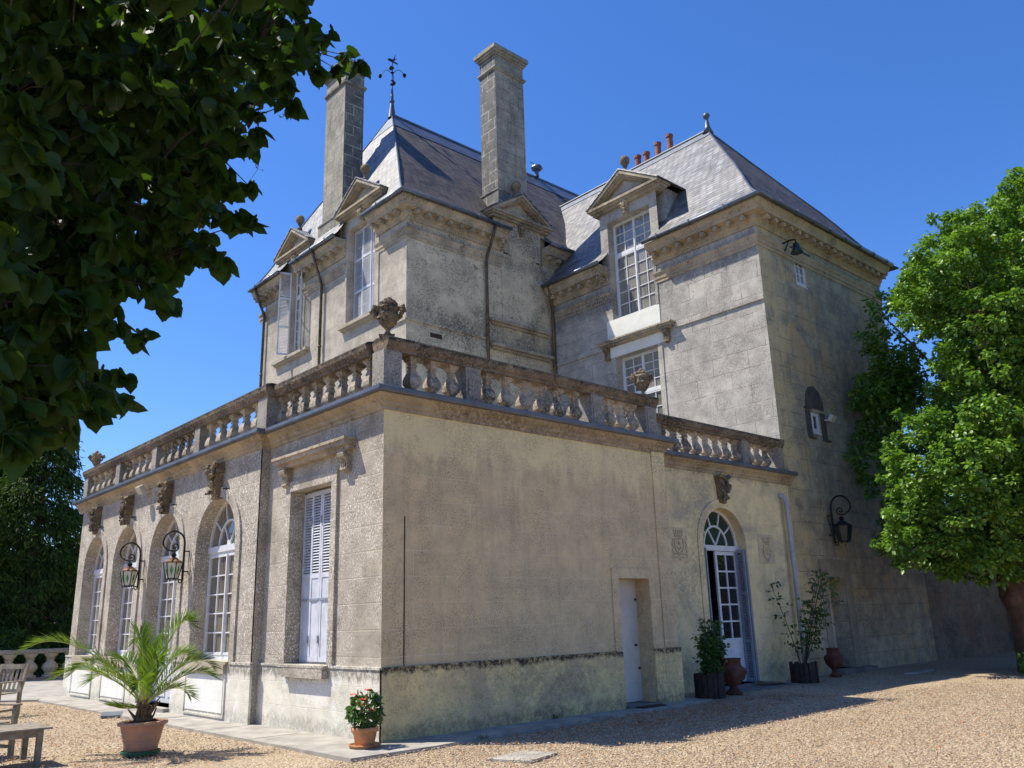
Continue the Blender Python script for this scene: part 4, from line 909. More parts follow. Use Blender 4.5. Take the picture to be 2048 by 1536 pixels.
# bell above the small upper window
t = thing('wall_bell', 'green bronze bell hanging from an iron bracket beside the small upper side window', 'bell', (14.15, .9, 11.4))
m = MB(); m.tube([(0, 0, .42), (0, -.25, .44), (0, -.42, .40), (.0, -.42, .30)], .025, 7); m.tube([(0, 0, .1), (0, -.2, .40)], .018, 6); m.build('bracket', M['iron'], t)
m = MB(); m.lathe([(.01, .28), (.06, .27), (.09, .22), (.11, .10), (.15, .02), (.18, -.03), (.16, -.03)], (0, -.42, .02), 16); m.build('bell_body', M['bronze'], t, smooth=True)
def flood(loc, rz, label, body):
    t = thing('floodlight', label, 'floodlight', loc, rz)
    m = MB(); m.box(-.04, .04, -.10, 0, -.03, .03); m.tube([(0, -.08, 0), (0, -.16, .04)], .02, 8); m.build('mount', M['plastic'], t)
    m = MB(); m.obox((0, -.22, .02), (.12, 0, 0), (0, .05, .03), (0, -.05, .08)); h = m.build('lamp_head', M['plastic'], t, bevel=.01)
    m = MB(); m.obox((0, -.262, -.005), (.10, 0, 0), (0, .004, .003), (0, -.042, .066)); m.build('lamp_glass', M['milk'], t)
    return t
flood((-.15, 9.35, 4.62), R(-90), 'small white floodlight under the gallery cornice between the arches', 'w')
flood((15.32, .9, 6.72), 0, 'small cream floodlight right of the little barred side window', 'w')

# ================================================================== POTS AND PLANTS
def cards(name, parent, mat, P, D, L, Wd, bend=.0, nrm=None):
    """narrow pointed leaflets: P base, D direction, L length, Wd width (numpy)"""
    n = len(P); D = D/np.linalg.norm(D, axis=1, keepdims=True)
    rn = np.random.RandomState(n+7).normal(size=(n, 3)) if nrm is None else nrm
    S_ = np.cross(D, rn); S_ /= np.linalg.norm(S_, axis=1, keepdims=True)+1e-9
    L = L[:, None]; Wd = Wd[:, None]; sag = np.zeros((n, 3)); sag[:, 2] = -1
    V = np.stack([P, P+D*L*.45+S_*Wd*.5+sag*L*bend*.2, P+D*L+sag*L*bend, P+D*L*.45-S_*Wd*.5+sag*L*bend*.2], 1).reshape(-1, 3)
    F = np.arange(4*n).reshape(-1, 4); return npmesh(name, parent, mat, V, F)
def npmesh(name, parent, mat, V, F, smooth=False):
    me = bpy.data.meshes.new(name); nv = len(V); nf, k = F.shape
    me.vertices.add(nv); me.vertices.foreach_set('co', np.ascontiguousarray(V, dtype=np.float32).ravel())
    me.loops.add(nf*k); me.loops.foreach_set('vertex_index', np.ascontiguousarray(F, dtype=np.int32).ravel())
    me.polygons.add(nf); me.polygons.foreach_set('loop_start', np.arange(0, nf*k, k, dtype=np.int32)); me.polygons.foreach_set('loop_total', np.full(nf, k, dtype=np.int32))
    me.update(calc_edges=True); me.validate(); me.materials.append(M[mat])
    o = bpy.data.objects.new(name, me); COL.objects.link(o)
    if parent is not None: o.parent = parent
    return o
# ---- palm
t = thing('potted_palm', 'spiky young date palm in a large worn terracotta pot on a green saucer', 'potted palm', (-2.48, 1.95, 0)); t.scale = (.93, .93, .94)
m = MB(); m.lathe([(.20, .045), (.225, .06), (.235, .12), (.265, .25), (.295, .37), (.305, .385), (.335, .39), (.345, .41), (.335, .435), (.30, .44), (.285, .41), (.27, .38)], (0, 0, 0), 40)
m.lathe([(.253, .195), (.259, .20), (.259, .21), (.255, .215)], (0, 0, 0), 40)
m.build('pot', M['terra'], t, smooth=True)
m = MB(); m.lathe([(.02, .008), (.26, .008), (.275, .045), (.262, .05), (.25, .02), (.02, .02)], (0, 0, 0), 32); m.build('saucer', M['saucer'], t)
m = MB(); m.lathe([(.285, .39), (.27, .41), (.15, .43), (.01, .435)], (0, 0, 0), 24); m.build('soil', M['soil'], t, rough=.05, rs=20)
m = MB(); m.lathe([(.10, .38), (.12, .45), (.11, .55), (.075, .66), (.04, .74)], (0, 0, 0), 12)
rnd = random.Random(4)
for k in range(16):
    a = rnd.uniform(0, 2*PI); h = rnd.uniform(.42, .62); m.tube([(.08*math.cos(a), .08*math.sin(a), h), (.14*math.cos(a), .14*math.sin(a), h+.07), ((.17+.05*rnd.random())*math.cos(a), .18*math.sin(a), h+.17)], [.028, .02, .006], 5)
m.build('trunk', M['palmdry'], t, rough=.02, rs=18)
rv = Vector((.746, -.665, 0)); fv = Vector((.67, .74, 0))      # view-right and view-forward on the ground
FR = [((-1.62, -.25), 1.62, -.50, 1.18), ((-1.42, .25), 1.22, -.62, 1.0), ((-.95, -.25), 1.35, -.85, .9), ((.62, -.1), 1.78, -.10, .9), ((.98, -.15), 1.30, -.52, 1.15), ((-.22, .1), 1.60, -.05, .75),
      ((-.12, .35), 1.45, -.1, .6), ((.30, -.35), 1.30, -.2, .8), ((.45, .4), 1.35, -.3, .8), ((-.50, -.6), 1.15, -.4, .9), ((.2, -.75), 1.05, -.45, .9), ((.75, .5), 1.10, -.4, .9), ((-.7, .5), 1.30, -.3, .9), ((.85, -.6), .95, -.55, 1.0), ((-.28, -.25), .62, .1, .3)]
for i, ((ar, af), zt, drop, curl) in enumerate(FR):
    tip = rv*ar+fv*af; B = Vector((0, 0, .62)); pk = zt
    C1 = B+tip*.30+Vector((0, 0, (pk-.62)*.72)); C2 = B+tip*.78+Vector((0, 0, (pk-.62)*1.12)); E_ = Vector((tip.x, tip.y, pk+drop*.25))
    pts = []
    for k in range(25):
        s_ = k/24; pts.append(B*(1-s_)**3+C1*3*s_*(1-s_)**2+C2*3*s_*s_*(1-s_)+E_*s_**3)
    m = MB(); m.tube([tuple(p) for p in pts], [.013*(1-.8*k/24) for k in range(25)], 5); fr_ = m.build('frond', M['palmrib'], t)
    rs = np.random.RandomState(i+3); Pn = []; Dn = []; Ln = []; Nn = []
    for k in range(66):
        s_ = .18+.82*k/65; a_ = s_*24; k0 = min(int(a_), 23); p = pts[k0].lerp(pts[k0+1], a_-k0); tg = (pts[k0+1]-pts[k0]).normalized()
        sd_ = tg.cross(Vector((0, 0, 1))).normalized(); upv = sd_.cross(tg)
        for sg in (-1, 1):
            d = tg*(.75+.5*s_)+sd_*sg*(.85-.35*s_)+upv*(.32+.15*rs.rand())+Vector(rs.normal(size=3)*.08)
            Pn.append(p); Dn.append(d); Ln.append(.34*(math.sin(min(1, s_*1.1)*PI*.86)**.6)*(.8+.35*rs.rand())+.03); Nn.append(upv)
    cards('leaflets', fr_, 'palm', np.array(Pn), np.array(Dn), np.array(Ln), np.full(len(Ln), .016), .10, np.array(Nn))
# ---- small flower pot at the corner
t = thing('potted_flower', 'small orange pot of glossy leaves and coral flowers on a saucer at the wall corner', 'potted plant', (-.36, -.20, .022))
m = MB(); m.lathe([(.115, .02), (.125, .03), (.155, .18), (.158, .19), (.178, .195), (.18, .25), (.165, .252), (.15, .23)], (0, 0, 0), 32); m.build('pot', M['terra3'], t, smooth=True)
m = MB(); m.lathe([(.02, .002), (.19, .002), (.22, .04), (.205, .045), (.18, .018), (.02, .018)], (0, 0, 0), 32); m.build('saucer', M['terra3'], t)
m = MB(); m.lathe([(.155, .22), (.1, .235), (.01, .24)], (0, 0, 0), 18); m.build('soil', M['soil'], t)
def bush(parent, c, rx, rz_, n, leaf, seed, mat='shrub', asp=.55, stems=9, stemmat='palmdry', z0=.2, inner=.35):
    rs = np.random.RandomState(seed); m = MB()
    tips = []
    for k in range(stems):
        a = rs.uniform(0, 2*PI); q = rs.uniform(.2, .8); e = Vector((c[0]+rx*q*math.cos(a), c[1]+rx*q*math.sin(a), c[2]+rz_*rs.uniform(.1, .8)))
        b = Vector((c[0]+.03*math.cos(a), c[1]+.03*math.sin(a), z0)); m.tube([b, b.lerp(e, .5)+Vector((0, 0, .04)), e], [.007, .006, .003], 5); tips.append(e)
    m.build('stem', M[stemmat], parent)
    d = rs.normal(size=(n, 3)); d /= np.linalg.norm(d, axis=1, keepdims=True); q = rs.uniform(inner, 1, (n, 1))**.5
    lump = 1+.25*np.sin(d[:, :1]*5+1)*np.cos(d[:, 1:2]*6+2)
    P = np.array(c)+d*q*lump*np.array([rx, rx, rz_]); D = d*.8+rs.normal(size=(n, 3))*.5; D[:, 2] -= .25
    return leaves('foliage', parent, mat, P, D, np.full(n, leaf)*rs.uniform(.6, 1.2, n), asp, seed)
LT = np.array([(0, 0), (.16, .40), (.42, .50), (.75, .30), (1.0, 0), (.75, -.30), (.42, -.50), (.16, -.40)])
def leaves(name, parent, mat, P, D, L, asp=.6, seed=0, fold=.18, tpl=None, up=.5):
    """8-point leaf blades folded along the midrib; D = direction of the tip"""
    T = LT if tpl is None else tpl; n = len(P); rs = np.random.RandomState(seed+99)
    D = D/(np.linalg.norm(D, axis=1, keepdims=True)+1e-9)
    N = rs.normal(size=(n, 3)); N[:, 2] += up*2; Sd = np.cross(D, N); Sd /= np.linalg.norm(Sd, axis=1, keepdims=True)+1e-9; Nn = np.cross(Sd, D)
    V = (P[:, None, :]+D[:, None, :]*(T[None, :, 0:1]*L[:, None, None])+Sd[:, None, :]*(T[None, :, 1:2]*asp*2*L[:, None, None]*.62)
         + Nn[:, None, :]*((np.abs(T[None, :, 1:2])*fold-.22*T[None, :, 0:1]**2*.6)*L[:, None, None]))
    k = len(T); h = k//2
    i0 = np.arange(n)*k
    Fa = np.stack([i0+j for j in range(0, h+1)], 1); Fb = np.stack([i0+0]+[i0+j for j in range(h, k)], 1)
    V = V.reshape(-1, 3)
    if Fa.shape[1] == Fb.shape[1]: return npmesh(name, parent, mat, V, np.concatenate([Fa, Fb]))
    return npmesh(name, parent, mat, V, np.concatenate([Fa, Fb]))
bush(t, (0, 0, .45), .23, .22, 420, .085, 5, asp=.55, z0=.24)
m = MB(); rnd = random.Random(8)
for (x, y, z) in ((-.09, -.08, .60), (-.11, -.06, .54), (.02, -.02, .71), (-.16, .05, .66), (-.03, -.18, .47)):
    for k in range(7):
        a = 2*PI*k/7; m.add([(x, y, z), (x+.05*math.cos(a), y+.05*math.sin(a), z+.018), (x+.05*math.cos(a+.9), y+.05*math.sin(a+.9), z+rnd.uniform(-.01, .02))], [(0, 1, 2)])
m.build('flower', M['flower'], t)
# ---- wooden tubs with shrubs, terracotta jars
def tub(loc, w, h, label, plant):
    t = thing('tub_shrub', label, 'potted shrub', loc)
    m = MB(); n = 18; rnd = random.Random(int(loc[0]*10))
    for k in range(n):
        a = 2*PI*k/n; r_ = w/2*rnd.uniform(.95, 1.05); hh = h*rnd.uniform(.92, 1.06)
        c = Vector((math.cos(a), math.sin(a), 0)); s_ = Vector((-c.y, c.x, 0)); m.obox((c.x*r_, c.y*r_, hh/2), tuple(c*.022), tuple(s_*(PI*w/2/n*.95)), (0, 0, hh/2))
    m.build('tub', M['barkwood'], t, rough=.008, rs=12)
    m = MB(); m.lathe([(w/2-.03, h-.08), (w/4, h-.05), (.01, h-.04)], (0, 0, 0), 16); m.build('soil', M['soil'], t, rough=.03, rs=15)
    rs = np.random.RandomState(plant['seed']); P = []; D = []; st = MB()
    for k in range(plant['stems']):
        a = rs.uniform(0, 2*PI); q = rs.uniform(.15, 1); H_ = plant['h']*rs.uniform(.55, 1); sp = plant['sp']*q
        b = Vector((.05*math.cos(a), .05*math.sin(a), h-.06)); e = Vector((sp*math.cos(a)+plant['dx'], sp*math.sin(a)+plant['dy'], h+H_)); mid = b.lerp(e, .45)+Vector((0, 0, H_*.12))
        path = [b.lerp(mid, s_)*(1-s_)+mid.lerp(e, s_)*s_ for s_ in [i/9 for i in range(10)]]; st.tube([tuple(p) for p in path], [.010*(1-.7*i/9)+.002 for i in range(10)], 5)
        for i in range(2 if H_ > .8 else 1, 10):
            for _ in range(plant['br']):
                p = path[i]; d = Vector(rs.normal(size=3)); d.z = abs(d.z)*.3; d.normalize(); L = plant['bl']*rs.uniform(.4, 1)
                q2 = p+d*L; st.tube([tuple(p), tuple(q2)], .003, 4)
                for s_ in np.linspace(.3, 1, plant['nl']): pp = p.lerp(q2, s_)+Vector(rs.normal(size=3)*.02); P.append(pp); dd = d+Vector(rs.normal(size=3)*.6); dd.z -= .35; D.append(dd)
    st.build('stem', M['bark'], t); leaves('foliage', t, 'shrub', np.array(P), np.array(D), rs.uniform(.6, 1.15, len(P))*plant['leaf'], .5, plant['seed'])
    return t
tub((7.45, -.08, .02), .53, .44, 'dark wooden tub with a small bushy shrub beside the arched door', dict(seed=3, stems=9, h=.95, sp=.30, br=4, bl=.20, nl=5, leaf=.085, dx=0, dy=0))
tub((11.42, .18, .02), .55, .42, 'dark wooden tub with a tall open spreading shrub in front of the drain pipe', dict(seed=6, stems=9, h=1.95, sp=.85, br=2, bl=.34, nl=5, leaf=.095, dx=.25, dy=-.1))
def jar(loc, h, label, s=1):
    t = thing('terracotta_jar', label, 'jar', loc)
    m = MB(); m.lathe([(.17, 0), (.18, .04), (.14, .07), (.09, .12), (.09, .17), (.13, .20), (.24, .30), (.285, .42), (.27, .50), (.20, .55), (.185, .58), (.185, .66), (.20, .68), (.20, .70), (.175, .70), (.16, .60)], (0, 0, 0), 28)
    m.build('body', M['terra2'], t, smooth=True, rough=.008, rs=9)
    for sg in (-1, 1):
        k = MB(); k.tube([(sg*.19, 0, .64), (sg*.27, 0, .62), (sg*.29, 0, .54), (sg*.27, 0, .47)], .018, 7); k.build('handle', M['terra2'], t)
    t.scale = (s, s, h/.70); return t
jar((8.20, -.12, .02), .68, 'brown terracotta jar on a foot beside the tub near the arched door', .95); jar((13.22, .40, .02), .66, 'red brown terracotta jar between the tall shrub and the narrow side door', .80)
# boards by the door
t = thing('wooden_board', 'loose wooden boards leaning on the ground between the arched door and the tall shrub', 'board', (10.35, .32, .02))
m = MB(); m.obox((0, 0, .08), (.40, -.06, -.03), (.012, .08, 0), (0, 0, .012)); m.obox((.12, .12, .05), (.36, -.10, -.02), (.012, .05, 0), (0, 0, .012)); m.build('plank', M['teak'], t)
tag(sheet('stone_slab', [(14.6, -.65), (16.0, -.55), (16.1, -.72), (14.7, -.85)], .05, 'paving', kind=None, t=.04), 'long pale flat stone lying on the shaded gravel by the dark wall', 'stone slab')
tag(sheet('door_mat', [(5.2, -.02), (5.8, -.02), (5.8, -.32), (5.2, -.32)], .045, 'rust', kind=None, t=.02), 'small dark mat at the foot of the narrow shaded door', 'mat')

# ---- garden furniture at the left edge
t = thing('garden_table', 'low weathered teak coffee table standing on the gravel in front of the chairs', 'table', (-4.45, 2.42, 0))
m = MB()
for k in range(6): m.box(-.95, .88, -.42+.141*k, -.42+.141*k+.135, .415, .44)
m.build('tabletop', M['teak'], t, bevel=.003)
m = MB(); m.box(-.8, .78, -.36, -.335, .33, .412); m.box(-.8, .78, .335, .36, .33, .412); m.box(.755, .78, -.335, .335, .33, .412); m.box(-.82, -.8, -.335, .335, .33, .412); m.build('apron', M['teak'], t)
for x in (.76, -.80):
    for y in (-.34, .34): m = MB(); m.box(x-.035, x+.035, y-.035, y+.035, 0, .413); m.build('leg', M['teak'], t, bevel=.004)
def chair(loc, rz, w, label):                        # faces -y before turning
    t = thing('garden_chair', label, 'garden chair', loc, rz, 'teak garden chairs at the edge of the gravel'); h = w/2
    m = MB()
    for k in range(6): m.box(-h+.05, h-.05, -.26+.085*k, -.26+.085*k+.072, .42, .44)
    m.box(-h+.04, h-.04, -.30, -.275, .35, .42); m.build('seat', M['teak'], t)
    b = MB(); n = int(w/.115)
    for k in range(n): u = -h+.09+(w-.18)*k/(n-1); b.obox((u, .30+.035, .69), (.024, 0, 0), (0, .008, 0), (0, .045, .22))
    b.obox((0, .37, .93), (h-.03, 0, 0), (0, .014, 0), (0, .008, .045)); b.obox((0, .28, .47), (h-.03, 0, 0), (0, .014, 0), (0, .004, .03)); b.build('backrest', M['teak'], t)
    for s in (-1, 1):
        m = MB(); m.box(s*h-.03, s*h+.03, -.31, -.25, 0, .64); m.build('leg', M['teak'], t, bevel=.004)
        m = MB(); m.obox((s*h, .26, .22), (.03, 0, 0), (0, .03, 0), (0, 0, .22)); m.obox((s*h, .33, .71), (.03, 0, 0), (0, .03, 0), (0, .075, .27)); m.build('leg', M['teak'], t)
        m = MB(); m.box(s*h-.045, s*h+.045, -.35, .30, .64, .665); m.build('armrest', M['teak'], t, bevel=.006)
        m = MB(); m.box(s*h-.02, s*h+.02, -.25, .24, .10, .14); m.build('stretcher', M['teak'], t)
    return t
CH1 = chair((-4.43, 3.25, 0), R(27), 1.30, 'weathered teak garden armchair just behind the low table')
CH2 = chair((-2.65, 9.75, 0), R(-53), .60, 'paler slatted garden armchair farther back behind the nearer teak chair')

def tuft(loc, n, h, seed, label):
    rs = np.random.RandomState(seed); P = np.stack([rs.normal(size=n)*.05, rs.normal(size=n)*.03, np.zeros(n)], 1); D = rs.normal(size=(n, 3))*.5; D[:, 2] = 1
    t = thing('weed', label, 'weed', loc, 0, 'weeds rooted along the foot of the walls'); cards('blade', t, 'shrub', P, D, rs.uniform(.5, 1, n)*h, np.full(n, .010), .15)
tuft((1.15, -.80, .0), 26, .11, 1, 'small weed on the paving edge just right of the potted flower'); tuft((3.3, -.05, .02), 34, .14, 2, 'weed at the wall foot under the middle of the shaded wall')
tuft((-.08, 4.6, .02), 22, .10, 3, 'weed at the foot of the gallery wall under the nearest arched window'); tuft((11.9, .72, .0), 40, .20, 4, 'weed between the tall tub shrub and the foot of the drain pipe')
CL_NEAR = "-636,-726,302,4 -570,-692,388,5 -643,-731,342,4 -593,-714,237,3 -505,-673,450,6 -484,-645,483,6 -536,-669,447,5 -631,-730,235,3 -615,-707,368,4 -601,-707,233,3 -587,-682,406,5 -623,-683,411,4 -583,-664,314,5 -635,-730,265,3 -589,-685,369,5 -592,-697,325,4 -501,-629,510,6 -630,-721,251,4 -571,-659,324,5 -642,-681,406,4 -603,-696,268,4 -580,-660,374,5 -620,-720,260,4 -626,-729,225,3 -630,-724,328,4 -531,-623,422,6 -594,-684,398,5 -635,-714,368,4 -575,-673,398,5 -565,-680,354,5 -619,-696,237,4 -466,-631,503,7 -628,-732,308,4 -603,-672,258,4 -586,-660,348,5 -554,-649,406,5 -578,-673,420,5 -550,-654,392,5 -632,-724,340,4 -632,-699,299,4 -602,-716,279,4 -583,-695,295,3 -565,-647,271,3 -548,-667,340,5 -493,-630,477,6 -510,-644,389,3 -638,-693,376,4 -567,-690,300,3 -520,-632,503,6 -616,-679,424,5 -559,-663,374,5 -530,-669,330,3 -586,-659,252,4 -641,-736,306,4 -587,-648,363,5 -592,-698,424,5 -516,-623,417,6 -624,-724,289,4 -575,-667,354,5 -603,-671,374,5 -546,-689,396,5 -570,-667,383,5 -622,-730,278,4 -498,-668,432,4 -608,-711,381,4 -513,-679,455,6 -590,-683,321,4 -634,-686,362,4 -557,-647,334,5 -580,-687,353,5 -575,-648,271,3 -622,-714,246,4 -447,-634,506,4 -543,-631,350,5 -607,-667,310,4 -482,-647,505,6 -603,-718,252,4 -629,-715,264,4 -620,-677,346,4 -640,-732,373,4 -539,-682,347,3 -622,-691,277,4 -595,-683,315,4 -596,-700,270,3 -564,-694,417,5 -598,-659,364,5 -619,-688,284,4 -607,-667,416,5 -598,-656,374,5 -632,-690,409,4 -508,-672,497,6 -526,-657,376,3 -564,-663,444,5 -624,-711,373,4 -616,-685,363,4 -598,-671,334,5 -594,-706,283,4 -616,-715,391,4 -616,-684,374,4 -628,-738,248,3 -586,-697,426,5 -596,-673,434,5 -606,-675,324,4 -566,-659,337,5 -628,-723,335,4 -579,-653,443,5 -567,-668,373,5 -598,-692,431,5 -547,-651,440,5 -626,-743,218,3 -634,-735,280,3 -603,-696,382,4 -549,-685,373,5 -585,-674,390,5 -617,-719,326,4 -597,-707,340,4 -590,-702,431,5 -585,-645,401,5 -610,-699,289,4 -643,-728,363,4 -616,-694,379,4 -632,-729,299,4 -624,-670,388,5 -626,-669,409,5 -631,-681,376,4 -595,-667,422,5 -576,-663,390,5 -595,-685,360,5 -629,-689,329,4 -560,-677,450,5 -557,-650,358,5 -611,-703,261,4 -564,-647,408,5 -526,-669,453,6 -616,-710,317,4 -570,-648,353,5 -634,-712,323,4 -534,-627,397,6 -621,-702,340,4 -607,-694,327,4 -573,-680,306,4 -607,-700,364,4 -542,-687,409,5 -528,-668,439,5 -618,-704,312,4 -619,-691,313,4 -539,-627,484,6 -578,-693,393,5 -614,-719,270,4 -530,-680,350,3 -511,-646,411,3 -554,-641,491,6 -549,-678,347,5 -607,-693,426,5 -638,-694,407,4 -527,-687,417,5 -613,-677,338,4 -625,-694,416,4 -627,-711,286,4 -630,-730,290,4 -547,-685,441,5 -571,-674,421,5 -592,-694,386,5 -612,-683,251,4 -576,-659,300,3 -584,-687,326,4 -596,-691,298,4 -561,-666,317,4 -504,-619,455,6 -537,-630,344,3 -574,-653,319,5 -604,-694,237,4 -636,-687,350,4 -558,-681,340,5 -547,-653,412,5 -631,-727,345,4 -558,-664,417,5 -580,-656,293,3 -551,-641,444,6 -597,-674,299,4 -556,-675,360,5 -615,-724,226,4 -582,-651,435,5 -606,-718,237,4 -528,-622,391,6 -627,-712,380,4 -574,-676,438,5 -533,-666,463,6 -603,-686,306,4 -542,-662,336,4 -621,-738,217,3 -604,-697,259,4 -503,-638,439,3 -625,-682,392,4 -536,-669,401,5 -579,-682,283,3 -626,-691,286,4 -550,-655,362,5 -524,-630,465,6 -533,-629,511,6 -553,-693,443,5 -609,-693,387,4 -566,-674,337,5 -549,-655,323,3 -610,-662,410,5 -617,-717,341,4 -609,-698,240,4 -561,-650,474,5 -631,-693,341,4 -614,-703,303,4 -597,-696,264,3 -542,-649,427,5 -609,-721,271,4 -613,-711,402,4 -511,-628,426,6 -556,-637,296,3 -601,-702,248,4 -628,-738,234,3 -513,-678,478,6 -597,-678,337,4 -618,-708,258,4 -476,-662,489,5 -537,-672,332,4 -615,-699,342,4 -454,-660,482,3 -586,-683,254,4 -647,-728,383,4 -588,-699,311,4 -571,-675,355,5 -633,-703,305,4 -631,-742,227,3 -617,-688,408,4 -611,-710,326,4 -567,-642,388,5 -491,-649,510,5 -576,-680,423,5 -617,-708,252,4 -521,-639,395,4 -588,-678,348,5 -504,-675,469,6 -486,-616,473,6 -500,-627,483,6 -636,-692,341,4 -548,-689,347,5 -576,-690,250,3 -596,-667,326,5 -586,-644,409,5 -619,-714,268,4 -634,-695,351,4 -494,-635,504,6 -594,-678,422,5 -516,-666,408,3 -643,-721,373,4 -588,-656,293,5 -618,-713,405,4 -617,-672,387,5 -545,-661,448,5 -480,-659,466,3 -618,-724,235,4 -584,-691,392,5 -529,-669,483,6 -506,-637,514,6 -630,-736,218,3 -552,-686,414,5 -576,-646,314,5 -616,-715,276,4 -552,-638,397,5 -597,-661,397,5 -518,-650,484,6 -480,-628,473,4 -599,-697,302,4 -637,-736,274,3 -572,-653,257,3 -497,-672,502,3 -599,-691,348,4 -585,-658,263,5 -524,-626,361,3 -568,-675,413,5 -457,-638,490,3 -567,-680,440,5 -608,-699,284,4 -601,-700,358,4 -618,-717,231,4 -628,-717,247,4 -523,-683,348,3 -624,-702,356,4 -543,-678,367,5 -626,-723,259,4 -601,-671,306,4 -551,-659,475,5 -551,-659,308,3 -497,-621,507,6 -571,-658,471,5 -598,-703,319,4 -607,-695,272,4 -641,-710,345,4 -606,-689,310,4 -525,-637,510,6 -605,-694,246,4 -551,-687,390,5 -608,-673,379,5 -601,-675,422,5"
